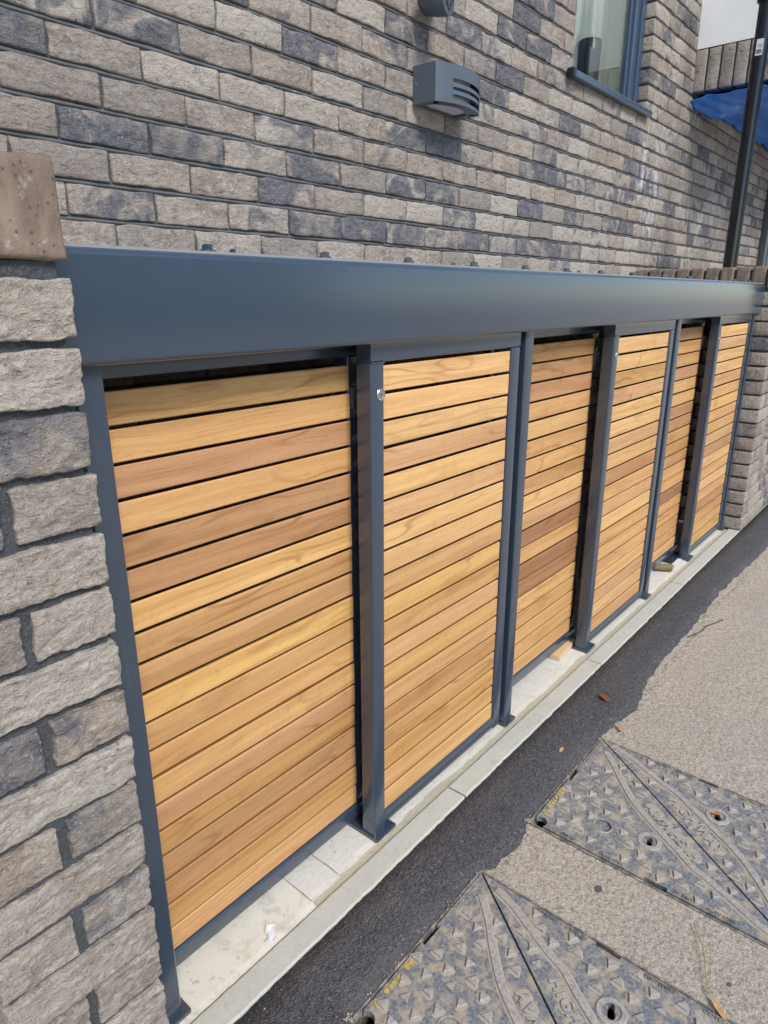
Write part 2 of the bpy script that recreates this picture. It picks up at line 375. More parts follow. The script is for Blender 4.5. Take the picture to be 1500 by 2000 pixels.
def brick_mesh(name, L, D, H, seed, nx=4, ny=1, nz=2, r=.004, amp=.0022, fine=0., crease=0.):
    """hand-made looking brick centred on its origin: rounded, wavy arrises, uneven faces"""
    hx, hy, hz = L/2, D/2, H/2
    gx, gy, gz = gridlines(hx, r, nx), gridlines(hy, r, ny), gridlines(hz, r, nz)
    idx = {}; V = []; F = []
    def vid(i, j, k):
        if (i, j, k) not in idx:
            idx[i, j, k] = len(V); p = Vector((gx[i], gy[j], gz[k]))
            q = Vector((max(-hx+r, min(hx-r, p.x)), max(-hy+r, min(hy-r, p.y)), max(-hz+r, min(hz-r, p.z))))
            d = p-q
            if d.length > 1e-9: p = q+d.normalized()*r
            s = Vector((seed*3.7, seed*1.3, seed*2.1))
            p = p+noise.noise_vector(p*24+s)*amp+noise.noise_vector(p*62+s)*amp*.55
            if crease:
                n_ = d.normalized() if d.length > 1e-9 else Vector((0, 0, 0)); w_ = noise.noise_vector(p*18+s)*.012; e_ = p+w_
                c1 = abs(noise.noise(Vector((e_.x*20, e_.y*20, e_.z*52))+s)); c2 = abs(noise.noise(Vector((e_.x*48, e_.y*48, e_.z*90))-s))
                p = p-n_*crease*(max(0, 1-c1*5.)*max(0, noise.noise(p*15-s)+.35)*1.6+max(0, 1-c2*5.)*.45)
            if fine: p = p+noise.noise_vector(p*170+s)*fine
            V.append(p)
        return idx[i, j, k]
    nX, nY, nZ = len(gx)-1, len(gy)-1, len(gz)-1
    for i in range(nX):
        for k in range(nZ):
            F.append((vid(i, 0, k), vid(i+1, 0, k), vid(i+1, 0, k+1), vid(i, 0, k+1)))
            F.append((vid(i, nY, k+1), vid(i+1, nY, k+1), vid(i+1, nY, k), vid(i, nY, k)))
    for j in range(nY):
        for k in range(nZ):
            F.append((vid(0, j+1, k), vid(0, j, k), vid(0, j, k+1), vid(0, j+1, k+1)))
            F.append((vid(nX, j, k), vid(nX, j+1, k), vid(nX, j+1, k+1), vid(nX, j, k+1)))
    for i in range(nX):
        for j in range(nY):
            F.append((vid(i, j, nZ), vid(i+1, j, nZ), vid(i+1, j+1, nZ), vid(i, j+1, nZ)))
            F.append((vid(i, j+1, 0), vid(i+1, j+1, 0), vid(i+1, j, 0), vid(i, j, 0)))
    me = bpy.data.meshes.new(name); me.from_pydata([tuple(v) for v in V], [], F); me.update(); shade(me)
    return me
rng = random.Random(7)
def brick_tone(rg):
    x = rg.random()
    d = rg.uniform(.0, .18) if x < .50 else rg.uniform(.28, .48) if x < .76 else rg.uniform(.54, .82)
    return (d, rg.random(), 0, 1)
def put_brick(me, loc, parent, tone=None, scale=None, name='brick'):
    o = bpy.data.objects.new(name, me); link(o, loc, parent)
    o.color = tone if tone else brick_tone(rng)
    if scale: o.scale = scale
    return o
def catmull(pts, per=6):
    P = [Vector(p) for p in pts]; P = [P[0]*2-P[1]]+P+[P[-1]*2-P[-2]]; out = []
    for i in range(1, len(P)-2):
        for k in range(per):
            u = k/per; a, b, c, d = P[i-1], P[i], P[i+1], P[i+2]
            out.append(.5*((2*b)+(c-a)*u+(2*a-5*b+4*c-d)*u*u+(3*b-a-3*c+d)*u**3))
    return out+[P[-2]]
def nz(x, y=0., s=1., seed=0.): return noise.noise(Vector((x*s, y*s, seed)))

# ================================================================== SETTING
FR = .871          # front of the steel posts
PF = .784          # front of the brick side walls
BW = 1.56          # face of the building
# covers: (x0, y0) lower corner, size
CW, CH = .435, .605
COV = [(.652, .018), (1.300, .008)]

# pavement: one sheet reaching far out with openings left for the two covers; near the camera a fine
# grid carries the worn, pitted relief of the concrete
NX0, NX1, NY0, NY1 = .42, 3.90, -.02, .66
def hole(x, y): return any(c[0]-.006 < x < c[0]+CW+.006 and c[1]-.006 < y < c[1]+CH+.006 for c in COV)
def pavement():
    xs = sorted({-60., -1.2, NX0, NX1, *[c[0]-.006 for c in COV], *[c[0]+CW+.006 for c in COV], 60.})
    ys = sorted({-60., NY0, NY1, *[c[1]-.006 for c in COV], *[c[1]+CH+.006 for c in COV], 60.})
    mb = MB(); nxs, nys = len(xs), len(ys)
    v = [(x, y, -.006) for y in ys for x in xs]; f = []
    for j in range(nys-1):
        for i in range(nxs-1):
            cx, cy = (xs[i]+xs[i+1])/2, (ys[j]+ys[j+1])/2
            if hole(cx, cy) or (NX0 < cx < NX1 and NY0 < cy < NY1): continue
            f.append((j*nxs+i, j*nxs+i+1, (j+1)*nxs+i+1, (j+1)*nxs+i))
    mb.add(v, f)
    for c in COV:                      # short walls down into the openings
        x0, x1, y0, y1 = c[0]-.006, c[0]+CW+.006, c[1]-.006, c[1]+CH+.006
        q = [(x0, y0), (x1, y0), (x1, y1), (x0, y1)]
        vv = [(x, y, -.004) for x, y in q]+[(x, y, -.09) for x, y in q]
        mb.add(vv, [(i, i+4, (i+1) % 4+4, (i+1) % 4) for i in range(4)])
    def lines(lo, hi, stops, step):
        st_ = sorted({lo, hi, *[q for q in stops if lo < q < hi]}); out = []
        for p, q in zip(st_, st_[1:]):
            k = 0; x = p
            while x < q-1e-6: out.append(x); x += step(x)
            if len(out) > 1 and q-out[-1] < .0012: out.pop()
        return out+[hi]
    gx = lines(NX0, NX1, [c[0]-.006 for c in COV]+[c[0]+CW+.006 for c in COV], lambda x: .0034 if x < 2.1 else .0055)
    gy = lines(NY0, NY1, [c[1]-.006 for c in COV]+[c[1]+CH+.006 for c in COV], lambda y: .0034)
    n = len(gx); V = []; F = []
    for y in gy:
        for x in gx:
            e = min(1., (x-NX0)/.02, (NX1-x)/.02, (y-NY0)/.02, (NY1-y)/.02)
            h = .0012*noise.noise(Vector((x*48, y*48, 3.)))+.0020*noise.noise(Vector((x*125, y*125, 9.)))+.0010*noise.noise(Vector((x*290, y*290, 5.)))
            V.append((x, y, -.006+e*(.0002+min(h, .0016))))
    for j in range(len(gy)-1):
        for i in range(n-1):
            if not hole((gx[i]+gx[i+1])/2, (gy[j]+gy[j+1])/2): F.append((j*n+i, j*n+i+1, (j+1)*n+i+1, (j+1)*n+i))
    return mb.add(V, F)
tag(obj('pavement', shade(pavement().mesh('pavement')), 'pavement'), kind='structure')

# asphalt reinstatement strip with ragged edges
def asphalt():
    lo = [(-6, .60), (.20, .47), (.55, .50), (.63, .55), (.648, .632), (.75, .632), (1.09, .630), (1.12, .608), (1.20, .60), (1.27, .607), (1.30, .622), (1.55, .622), (1.74, .622), (1.80, .618), (1.95, .592), (2.1, .618), (2.3, .634), (2.6, .630), (3.1, .640), (3.5, .622), (3.9, .606), (4.6, .58), (5.5, .56), (12, .5)]
    def L(x):
        for a, b in zip(lo, lo[1:]):
            if a[0] <= x <= b[0]: return a[1]+(b[1]-a[1])*(x-a[0])/(b[0]-a[0])
    mb = MB(); xs = []; x = -6.
    while x < 12:
        xs.append(x); x += .004 if .3 < x < 3.0 else .008 if 3 <= x < 4.6 else .25
    ny = 5; v = []; f = []
    for i, x in enumerate(xs):
        inc = any(c[0]-.01 < x < c[0]+CW+.012 for c in COV)
        y0 = L(x)+(.0022 if inc else .010)*nz(x, 0, 16, 3)+(.001 if inc else .0035)*nz(x, 0, 70, 5)+(.0008 if inc else .003)*nz(x, 0, 300, 8)
        if inc: y0 = max(y0, [c[1]+CH+.004 for c in COV if c[0]-.01 < x < c[0]+CW+.012][0])
        y1 = .7865+.0040*nz(x, 1, 22, 9)+.0030*nz(x, 2, 90, 4)+.0030*nz(x, 2, 260, 14)+(0 if x < 4.0 else -.003)
        if x < .40 or x > 4.0: y1 = .783
        for j in range(ny): v.append((x, y0+(y1-y0)*j/(ny-1), (-.002 if j in (0, ny-1) else .0025)+.0012*nz(x, j, 40, 2)))
        v.append((x, y0-.001, -.012)); v.append((x, y1+.001, -.012))
    m = ny+2
    for i in range(len(xs)-1):
        a, b = i*m, (i+1)*m
        for j in range(ny-1): f.append((a+j, b+j, b+j+1, a+j+1))
        f.append((a+ny, b+ny, b, a)); f.append((a+ny-1, b+ny-1, b+ny+1, a+ny+1))
    return mb.add(v, f)
tag(obj('asphalt_strip', shade(asphalt().mesh('asphalt_strip')), 'asphalt'), kind='structure')

# floor slab under the store, with a ragged broken front edge, sandy bedding trough and screed
def ragged_sheet(name, mat, x0, x1, yf, yb, z, step=.006, skirt=.02, bump=.0, wob=0., dz=0.):
    mb = MB(); v = []; f = []; n = max(6, int((x1-x0)/step)); fr = (0, 0, .02, .05, .10, .16, .24, .34, .5, .75, 1.); m = len(fr)
    for i in range(n+1):
        x = x0+(x1-x0)*i/n
        if i == 1: x = x0+.0008
        if i == n-1: x = x1-.0008
        a, b = yf(x), yb(x)
        for j, w in enumerate(fr):
            y = a+(b-a)*w; e = max(0, 1-min(i, n-i)/3)
            v.append((x+wob*e*(nz(y, 0, 26, x0)+.5*nz(y, 0, 80, x1)), y+(.001 if j == 0 else 0), (z-skirt if j == 0 or (wob and i in (0, n)) else z-.0015 if j == 1 else z+bump*nz(x*30, y*30, 1, 6)+dz*(x-x0))))
    for i in range(n):
        for j in range(m-1): k = i*m+j; f.append((k, k+m, k+m+1, k+1))
    return tag(obj(name, mb.add(v, f).mesh(name), mat), kind='structure')
b_ = MB(); b_.box(.392, 4.02, .830, 1.5, -.05, -.0055)
tag(part('bedding_sand', b_, 'bedding'), kind='structure')
def slab_front(x):
    w = .868+.010*nz(x, 0, 4.5, 11)+.006*nz(x, 0, 19, 12)+.0025*nz(x, 0, 80, 13)
    return w
ragged_sheet('store_slab', 'slab', .783, .8705, lambda x: .864+.004*nz(x, 0, 60, 2), lambda x: 1.56, .0005, bump=.0012, wob=.006)
ragged_sheet('store_slab', 'slab', .8735, 4.02, slab_front, lambda x: 1.56, -.0005, bump=.0012, wob=.006)
def screed_front(x):
    e = .846
    return min(e+.0015*nz(x, 0, 60, 21), 1.4)
def screed_back(x): return 1.56
ragged_sheet('screed_patch', 'screed', .392, .7805, screed_front, screed_back, .0022, wob=.007)
# kerb of edging stones
kerb = part('kerb', MB().box(.392, 4.02, .792, .838, -.09, -.012), 'bedding'); tag(kerb, kind='structure')
for i, (a, b) in enumerate(((.392, 1.262), (1.268, 2.136), (2.141, 3.045), (3.050, 4.018))):
    mb = MB(); n = int((b-a)/.012); v = []; f = []
    for k in range(n+1):
        x = a+(b-a)*k/n
        yo = .7850+.0026*nz(x, 0, 25, 31)+.0020*nz(x, 0, 110, 32); yi = .8425+.0012*nz(x, 0, 40, 33)+.0008*nz(x, 0, 130, 34)
        zt = .0040+.0006*nz(x, 0, 9, 35)
        v += [(x, yo, -.06), (x, yo, zt-.003), (x, yo+.004, zt), (x, yi-.003, zt), (x, yi, zt-.003), (x, yi, -.06)]
    for k in range(n):
        for j in range(5): q = k*6+j; f.append((q, q+6, q+7, q+1))
    f += [(0, 1, 2, 3, 4, 5), tuple(n*6+j for j in (5, 4, 3, 2, 1, 0))]
    part('kerb_stone', mb.add(v, f), 'edging', kerb)

# ================================================================== BUILDING
bld = thing('brick_building', (3., BW+.1, 0), 'grey buff handmade brick building rising behind the low steel and timber store', 'building')
WX0, WX1, WZ0 = 3.15, 4.04, 2.19            # window opening
PX, PZ = .2157, .0752                        # brick and course pitch
ROW0 = 1.4545
wallm = MB()
for (a, b, c, d) in ((-1.2, WX0-.006, 0, 3.4), (WX0-.006, WX1+.006, 0, WZ0-.004), (WX1+.006, 9.2, 0, 3.4)):
    wallm.box(a, b, BW+.0075, BW+.25, c, d)
wall = part('wall', wallm, 'mortar', bld)
mb = MB()
for row in range(-2, 26):
    zj = ROW0+(row-.5)*PZ; v = []; f = []; xs = [-.4+.03*i for i in range(int(8.2/.03))]
    for i, x in enumerate(xs):
        if WX0-.01 < x < WX1+.01 and zj > WZ0-.02: v += [(x, BW+.02, zj)]*4; continue
        h = .0034+.0012*nz(x, row, 11, 3); d = .0024*nz(x, row, 23, 5); c = zj+.0012*nz(x, row, 5, 9)
        v += [(x, BW+.012, c-h-.002), (x, BW+.0045+d*.6, c-h+.001), (x, BW+.0050+d*.6, c+h-.001), (x, BW+.012, c+h+.002)]
    for i in range(len(xs)-1):
        for j in range(3): k = i*4+j; f.append((k, k+4, k+5, k+1))
    mb.add(v, f)
tag(part('pointing', mb, 'pointing', wall, smooth=True), kind='stuff')
VAR = [brick_mesh('brick', PX-.0062, .10, .0632, s, 8, 1, 4, .0035, .0038, .0012) for s in range(10)]
LOWV = [brick_mesh('brick', PX-.0062, .10, .0645, s+40, 3, 1, 1, .0035, .0022) for s in range(5)]
cand = []
for row in range(-19, 26):
    zc = ROW0+row*PZ
    off = 1.228 if row % 2 == 0 else 1.228+PX/2
    for k in range(-12, 38):
        a = off+k*PX+.0031; b = a+PX-.0062
        segs = [(a, b)]
        if zc+.02 > WZ0:
            segs = []
            if a < WX0: segs.append((a, min(b, WX0)))
            if b > WX1: segs.append((max(a, WX1), b))
        out = []
        for (p, q) in segs:                       # movement joint below the canopy corner
            if p < 4.955 < q: out += [(p, 4.951), (4.959, q)]
            else: out.append((p, q))
        for (p, q) in out:
            if q-p < .012 or q < -1.1 or p > 9.1: continue
            cand.append((p, q, zc))
def project(P):
    d = Vector(P)-CAM; w = d.dot(fw)
    if w <= .05: return None
    return (750+1329.26*d.dot(rt)/w, 1000-1329.26*d.dot(up)/w)
def seen(p, q, z):
    s = project(((p+q)/2, BW, z)); a = project((p, BW, z)); b = project((q, BW, z))
    if s is None or a is None or b is None: return 0
    if b[0] < 0 or a[0] > 1500 or s[1] < -30 or s[1] > 540: return 0
    if z < 1.31: return 0
    if (p+q)/2 > 4.75 and z > 2.42: return 0
    return max(1., (min(b[0], 1500)-max(a[0], 0)))*65.*(q-p)
cand.sort(key=lambda c: -seen(*c))
rest = MB(); tones = []; pales = []
for i, (p, q, z) in enumerate(cand):
    dy = rng.uniform(-.0018, .0012); tn = brick_tone(rng)
    me = VAR[rng.randrange(10)] if i < 300 else LOWV[rng.randrange(5)]
    sx = (q-p)/(PX-.0062)*rng.uniform(.994, 1.004); fl = rng.choice((1, -1))
    loc = Vector(((p+q)/2, BW+.05+dy, z+rng.uniform(-.0012, .0012)))
    if i < 300:
        o = put_brick(me, loc, wall, tn, (sx, 1, 1)); o.rotation_euler = (0, rng.uniform(-.006, .006), rng.uniform(-.006, .006))
    else:
        rest.add([(v.co.x*sx+loc.x, v.co.y+loc.y, v.co.z+loc.z) for v in me.vertices], [tuple(f.vertices) for f in me.polygons])
        tones += [tn[0]]*len(me.polygons); pales += [tn[1]]*len(me.polygons)
o = part('brick_mass', rest, 'brick', wall, smooth=True); tag(o, kind='stuff')
o.color = (0, 0, 0, 1)
at = o.data.attributes.new('tone', 'FLOAT', 'FACE')
at.data.foreach_set('value', tones)
at = o.data.attributes.new('pale', 'FLOAT', 'FACE'); at.data.foreach_set('value', pales)
for me in VAR+LOWV:
    if not me.materials: me.materials.append(M['brick'])

# window in its opening
win = part('window', MB(), 'frame_grey', bld, origin=((WX0+WX1)/2, BW+.05, WZ0))
fy = BW+.047
mb = MB()
ZT = 3.4
for (a, b, c, d, y0, y1) in ((WX1-.052, WX1-.002, WZ0, ZT, fy, fy+.07), (WX0+.002, WX0+.052, WZ0, ZT, fy, fy+.07), (WX0+.052, WX1-.052, WZ0, WZ0+.022, fy, fy+.07)):
    mb.rbox(a, b, y0, y1, c, d, .003, 'z' if d == ZT else 'x')
part('frame', mb, 'frame_grey', win, angle=40)
mb = MB(); g0, g1 = WX0+.052, WX1-.052
mb.rbox(g1-.06, g1-.001, fy+.012, fy+.062, WZ0+.023, ZT, .004, 'z'); mb.rbox(g1-.084, g1-.061, fy+.026, fy+.06, WZ0+.023, ZT, .003, 'z')
mb.rbox(g0+.001, g0+.06, fy+.012, fy+.062, WZ0+.023, ZT, .004, 'z'); mb.rbox(g0+.061, g1-.085, fy+.012, fy+.062, WZ0+.023, WZ0+.052, .004, 'x')
part('sash', mb, 'frame_grey', win, angle=40)
part('pane', MB().box(g0+.06, g1-.084, fy+.036, fy+.042, WZ0+.052, ZT), 'glass', win)
mb = MB(); mb.rbox(WX0-.055, WX1+.014, BW-.030, BW+.10, WZ0-.030, WZ0-.002, .004, 'x')
part('sill', mb, 'frame_grey', win, angle=40)
mb = MB(); mb.box(WX0-.058, WX0-.030, BW-.034, BW-.004, WZ0-.034, WZ0-.001); part('sill_cap', mb, 'black', win)
mb = MB(); mb.box(WX0-.5, WX1+1.6, BW+.9, BW+.93, 1.4, 3.4); mb.box(WX0-.5, WX1+1.6, BW+.26, BW+.9, 1.37, 1.4); mb.box(WX1+1.6, WX1+1.63, BW+.26, BW+.93, 1.4, 3.4); mb.box(WX0-.53, WX0-.5, BW+.26, BW+.93, 1.4, 3.4); mb.box(WX0-.5, WX1+1.6, BW+.26, BW+.93, 3.4, 3.43)
part('room_wall', mb, 'room', bld)
mb = MB(); n = 90; v = []; f = []
for i in range(n+1):                                   # pleated sheet added behind the glass, standing in for its pale reflection
    x = WX0+.06+.80*i/n; y = BW+.235+.006*math.sin(i*.7)+.004*math.sin(i*.31)
    v += [(x, y, WZ0-.15), (x, y, ZT), (x, y+.004, ZT), (x, y+.004, WZ0-.15)]
for i in range(n):
    for j in range(4): k = i*4; f.append((k+j, k+4+j, k+4+(j+1) % 4, k+(j+1) % 4))
part('reflection_sheet', mb.add(v, f), 'reflection_sheet', win, smooth=True)
part('reveal_lining', MB().box(WX1-.050, WX1-.004, fy+.0705, BW+.30, WZ0+.0005, ZT), 'reflection_sheet', win)  # pale board added to continue the imitated reflection on the right
part('board', MB().box(WX0-.05, WX1+.05, fy+.075, BW+.30, WZ0-.03, WZ0-.001), 'render', win)
pot = MB().lathe((3.66, BW+.172, WZ0), (0, 0, 1), [(.045, 0), (.050, .01), (.054, .20), (.056, .265), (.048, .27), (.045, .25)], 24)
tag(part('flower_pot', pot, 'pot', origin=(3.66, BW+.172, WZ0), smooth=True), 'dark glazed pot standing inside behind the window glass', 'pot')

# canopy jutting from the building: soldier course with white render above
can = part('canopy', MB().box(4.738, 7.6, .86, BW+.005, 2.412, 2.628), 'mortar', bld)
part('render_panel', MB().box(4.734, 7.6, .855, BW+.004, 2.632, 3.4), 'render', can)
SV = [brick_mesh('brick', .10, .065, .215, s+70, 2, 2, 6, .0035, .0026, .0006) for s in range(4)]
for i in range(9):
    o = put_brick(SV[i % 4], (4.782+rng.uniform(-.002, .002), BW-.030-.075*i, 2.518), can, (rng.choice((.12, .25, .5, .3)), rng.random(), 0, 1))
SVf = [brick_mesh('brick', .065, .10, .215, s+80, 2, 2, 6, .0035, .0026) for s in range(4)]
for i in range(20):
    put_brick(SVf[i % 4], (4.90+.075*i, .902, 2.518), can, (rng.choice((.12, .25, .5, .3)), rng.random(), 0, 1))
for me in SV+SVf: me.materials.append(M['brick'])
# grey door further along
door = part('door', MB().box(6.98, 8.0, BW-.02, BW+.004, 0, 2.30), 'door_grey', bld)
mb = MB(); mb.rbox(6.90, 6.978, BW-.055, BW+.003, 0, 2.36, .004, 'z'); mb.rbox(8.002, 8.08, BW-.055, BW+.003, 0, 2.36, .004, 'z'); mb.rbox(6.98, 8.0, BW-.055, BW+.003, 2.302, 2.36, .004, 'x')
part('door_frame', mb, 'door_grey', door, angle=40)
for z0, z1 in ((.2, .95), (1.1, 2.15)): part('door_panel', MB().box(7.15, 7.83, BW-.026, BW-.021, z0, z1), 'door_grey', door)

# blue tarpaulin lining the underside of the canopy
mb = MB(); nu, nv = 70, 34; v = []; f = []
for i in range(nu+1):
    u = i/nu; x = 4.70+2.6*u**1.5
    for j in range(nv+1):
        w = j/nv; y = 1.553-.66*w
        z = 2.388-.010*math.sin(math.pi*w)+.008*nz(x*3, y*6, 1, 4)+.011*nz(x*8, y*11, 1, 14)+.006*nz(x*19+y*9, y*17, 1, 15)
        edge = math.exp(-(x-4.70)/.10); wl_ = math.exp(-w*9)
        z -= .018*edge*(.6+nz(y*9, x*2, 1, 2))+wl_*(.020+.030*nz(x*3, 0, 1, 8)+.008*nz(x*9, 0, 1, 3))*(1 if x < 6.8 else .5)
        rf = math.exp(-((x-5.02)/.22)**2)*math.exp(-((w-.10)/.16)**2)
        z -= rf*(.045+.03*math.sin(y*85+x*24))
        yy = y+.012*wl_*nz(x*14, 1, 1, 5)-rf*.012*math.cos(x*40)
        xx = x+edge*.022*(nz(y*12, 3, 1, 6)-.2*w)
        v.append((xx, min(yy, 1.556), z))
for i in range(nu):
    for j in range(nv): k = i*(nv+1)+j; f.append((k, k+nv+1, k+nv+2, k+1))
tp = mb.add(v, f).mesh('blue_tarpaulin', True)
tarp = obj('blue_tarpaulin', tp, 'tarp'); md = tarp.modifiers.new('thick', 'SOLIDIFY'); md.thickness = .0025
tag(tarp, 'crumpled blue tarpaulin stretched under the white canopy', 'tarpaulin')
WL['blue_tarpaulin'] = Vector((0, 0, 0))
mb = MB(); mb.lathe((4.86, .985, 2.378), (0, 0, -1), [(.012, 0), (.012, .004), (.006, .004), (.006, 0)], 16); part('eyelet', mb, 'brass', tarp)

# ================================================================== SIDE WALLS OF THE STORE
def side_wall(x0, face, label):
    x1 = x0+.215; root = thing('brick_wall', ((x0+x1)/2, PF, 0), label, 'wall')
    core = part('core', MB().box(x0+.010, x1-.010, PF+.010, BW-.002, -.05, 1.288), 'mortar', root)
    near = face > 0
    if near: HDR = [brick_mesh('brick', .2135, .1005, .0645, s+100, 44, 20, 16, .0026, .0028, .0012, .0022) for s in range(4)]
    else: HDR = [brick_mesh('brick', .2135, .1005, .0645, s+100, 6, 3, 3, .004, .0024, .0006) for s in range(4)]
    STR = [brick_mesh('brick', .1010, .2135, .0645, s+120, 20 if near else 4, 40 if near else 6, 16 if near else 3, .0026, .0028, .0012 if near else .0006, .0022 if near else 0.) for s in range(5)]
    for me in HDR+STR: me.materials.append(M['brick'])
    for r in range(17):
        zc = 1.2705-.0325-.075*r
        if r % 2 == 0:
            for k in range(7):
                tn = brick_tone(rng) if k else ((.55, .2, 0, 1) if near and r in (2,) else (rng.uniform(.05, .28), rng.random(), 0, 1))
                put_brick(HDR[(r//2+k) % 4], ((x0+x1)/2+rng.uniform(-.0015, .0015), PF+.051+.1115*k+rng.uniform(-.002, .001)*(k == 0), zc), core, tn)
        else:
            for k in range(4):
                L = .2135 if k < 3 else .095
                for s in (-1, 1):
                    xc = (x0+x1)/2+s*.0572
                    tn = brick_tone(rng)
                    if k == 0 and near and s == 1: tn = {3: (.05, .2, 0, 1), 5: (.06, .8, 0, 1), 7: (.52, .4, 0, 1), 9: (.48, .1, 0, 1), 11: (.5, .6, 0, 1), 13: (.15, .3, 0, 1)}.get(r, tn)
                    put_brick(STR[(r+k+s) % 5], (xc, PF+.1075+.2225*k-(.0593 if k == 3 else 0)+rng.uniform(-.0015, .001), zc), core, tn, (1, L/.2135, 1))
    # brick-on-edge coping
    CP = [brick_mesh('brick', .215, .0635, .1045, s+140, 10, 4, 7, .006, .0022, .0009) for s in range(3)]
    for me in CP: me.materials.append(M['coping'])
    cope = part('coping', MB().box(x0+.012, x1-.012, PF+.012, BW-.002, 1.284, 1.380), 'mortar', root)
    for k in range(10):
        put_brick(CP[k % 3], ((x0+x1)/2+rng.uniform(-.002, .002), PF+.030+.0748*k, 1.341), cope)
    return root
side_wall(.176, 1, 'textured brick wall end with a speckled brown cap brick nearest the camera')
side_wall(4.022, -1, 'brick end wall with upright coping bricks at the far end of the store')
lw = thing('brick_wall', (5.1, PF, 0), 'low brick garden wall capped with bricks on edge beyond the far pier', 'wall')
core = part('core', MB().box(4.24, 6.35, PF+.012, PF+.17, -.05, .40), 'mortar', lw)
LB = [brick_mesh('brick', .215, .10, .0645, s+160, 5, 1, 3, .004, .0024) for s in range(4)]; LC = [brick_mesh('brick', .065, .19, .102, s+170, 2, 3, 3, .004, .0024) for s in range(3)]
for me in LB+LC: me.materials.append(M['brick'])
for r in range(5):
    for k in range(10):
        x = 4.345+.2225*k-(0 if r % 2 else .1)
        if k == 0 and r % 2 == 0: put_brick(LB[0], (4.293, PF+.052, 1.2705-.0325-.075*(16-r)), core, None, (.105/.215, 1, 1)); continue
        put_brick(LB[(r+k) % 4], (x, PF+.052, 1.2705-.0325-.075*(16-r)), core)
for k in range(27): put_brick(LC[k % 3], (4.275+.075*k, PF+.096, .393+.02), core)

# ================================================================== STEEL AND TIMBER STORE
BEAMZ0, BEAMZ1, BEAMY = 1.166, 1.309, .848
st = thing('storage_enclosure', (2.2, FR, 0), 'anthracite steel framed bin store with fixed hardwood slatted panels and a deep front beam', 'bin store')
mb = MB(); mb.rbox(.393, 4.0195, BEAMY, BEAMY+.10, BEAMZ0, BEAMZ1, .0085, 'x', 5)
beam = part('beam', mb, 'steel', st, angle=35)
part('roof_sheet', MB().box(.394, 4.0185, BEAMY+.009, BW-.004, BEAMZ1+.0004, BEAMZ1+.004), 'roofsheet', st)
BIG = [.655, .90, 1.136, 1.376, 1.611, 1.845, 2.071, 2.331, 2.622, 2.911, 3.254, 3.579, 3.85]
def bolt_mesh(s):
    b = MB(); b.lathe((0, 0, 0), (0, 0, 1), [(.013*s, 0), (.013*s, .003*s), (.0095*s, .004*s)], 16); b.lathe((0, 0, .004*s), (0, 0, 1), [(.0085*s, 0), (.0085*s, .006*s), (.006*s, .0075*s)], 6)
    return b.mesh('bolt', False, True)
b1, b2 = bolt_mesh(1.), bolt_mesh(.62)
for x in BIG: obj('bolt', b1, 'steel', (x, BEAMY+.040, BEAMZ1+.0045), st)
for x in (.705, 1.30, 1.93, 2.55): obj('bolt', b2, 'steel', (x, BEAMY+.044, BEAMZ1+.0045), st)

TON = {'g': (.64, .372, .150), 'y': (.67, .402, .148), 'l': (.71, .435, .185), 'p': (.54, .288, .150), 'k': (.65, .378, .178), 'b': (.49, .268, .122), 't': (.61, .350, .145), 'o': (.54, .300, .112), 'd': (.385, .20, .095)}
SEQ = ['ggpgbbyttyttgpobbot', 'lllklklltytkytototg', 'obbtltgglkdtddgtgtt', 'llokllklbtkltltlklt', 'bttpggbbtobtgdttgtk', 'lklltgytgkbltlkbtgy']
SH, SG = .0500, .0062; PITCH = SH+SG; TOPZ = 1.1205
def slat_mesh(L, seed):
    b = MB(); c = .0016; y0, y1 = 0, .020; h = SH/2
    prof = [(y0+c, -h), (y1, -h), (y1, h-.007), (y0+.0035, h), (y0+c, h), (y0, h-c), (y0, -h+c)]; m = len(prof)
    v = [(-L/2, y, z) for y, z in prof]+[(L/2, y, z) for y, z in prof]
    b.add(v, [(i, (i+1) % m, m+(i+1) % m, m+i) for i in range(m)]+[tuple(range(m-1, -1, -1)), tuple(range(m, 2*m))])
    return b.mesh('slat', False, True)
SMESH = {}
def slats(parent, x0, x1, y, seq, seed):
    L = x1-x0; rg = random.Random(seed)
    if round(L, 4) not in SMESH: SMESH[round(L, 4)] = slat_mesh(L, seed)
    me = SMESH[round(L, 4)]
    for i in range(19):
        o = obj('slat', me, 'wood', ((x0+x1)/2+rg.uniform(-.0012, .0012), y+rg.uniform(-.0008, .0010), TOPZ-SH/2-i*PITCH+rg.uniform(-.0006, .0006)), parent)
        b = TON[seq[i]]; j = rg.uniform(.88, 1.02); o.color = (b[0]*j, b[1]*j*rg.uniform(.98, 1.02), b[2]*j*rg.uniform(.95, 1.05), 1)
        o.rotation_euler = (rg.uniform(-.006, .006), rg.uniform(-.0008, .0008), 0)
S0, PER = .457, 1.186
def base_plate(parent, x0, x1, y0, y1):
    b = MB(); b.rbox(x0, x1, y0, y1, .0026, .0105, .002, 'z'); return part('base_plate', b, 'steel', parent, angle=40)
def end_post(xr, y=FR-.003):
    b = MB(); b.rbox(xr-.040, xr, y, y+.040, .0106, BEAMZ0+.02, .004, 'z', 4); p = part('post', b, 'steel', st, angle=35)
    base_plate(p, xr-.046, xr+.012, y-.010, y+.055); return p
end_post(S0+.003)
def lock(parent, x, z):
    b = MB(); b.lathe((x, FR+.001, z), (0, -1, 0), [(.0122, 0), (.0122, .0018), (.0112, .0028), (.0092, .0024), (.0088, .0012), (.0078, .0012), (.0074, .0024), (.0045, .0026)], 28)
    lk = part('lock', b, 'chrome', parent, angle=30)
    part('keyhole', MB().box(x-.0007, x+.0009, FR-.0021, FR-.0012, z-.0034, z+.0030), 'black', lk)
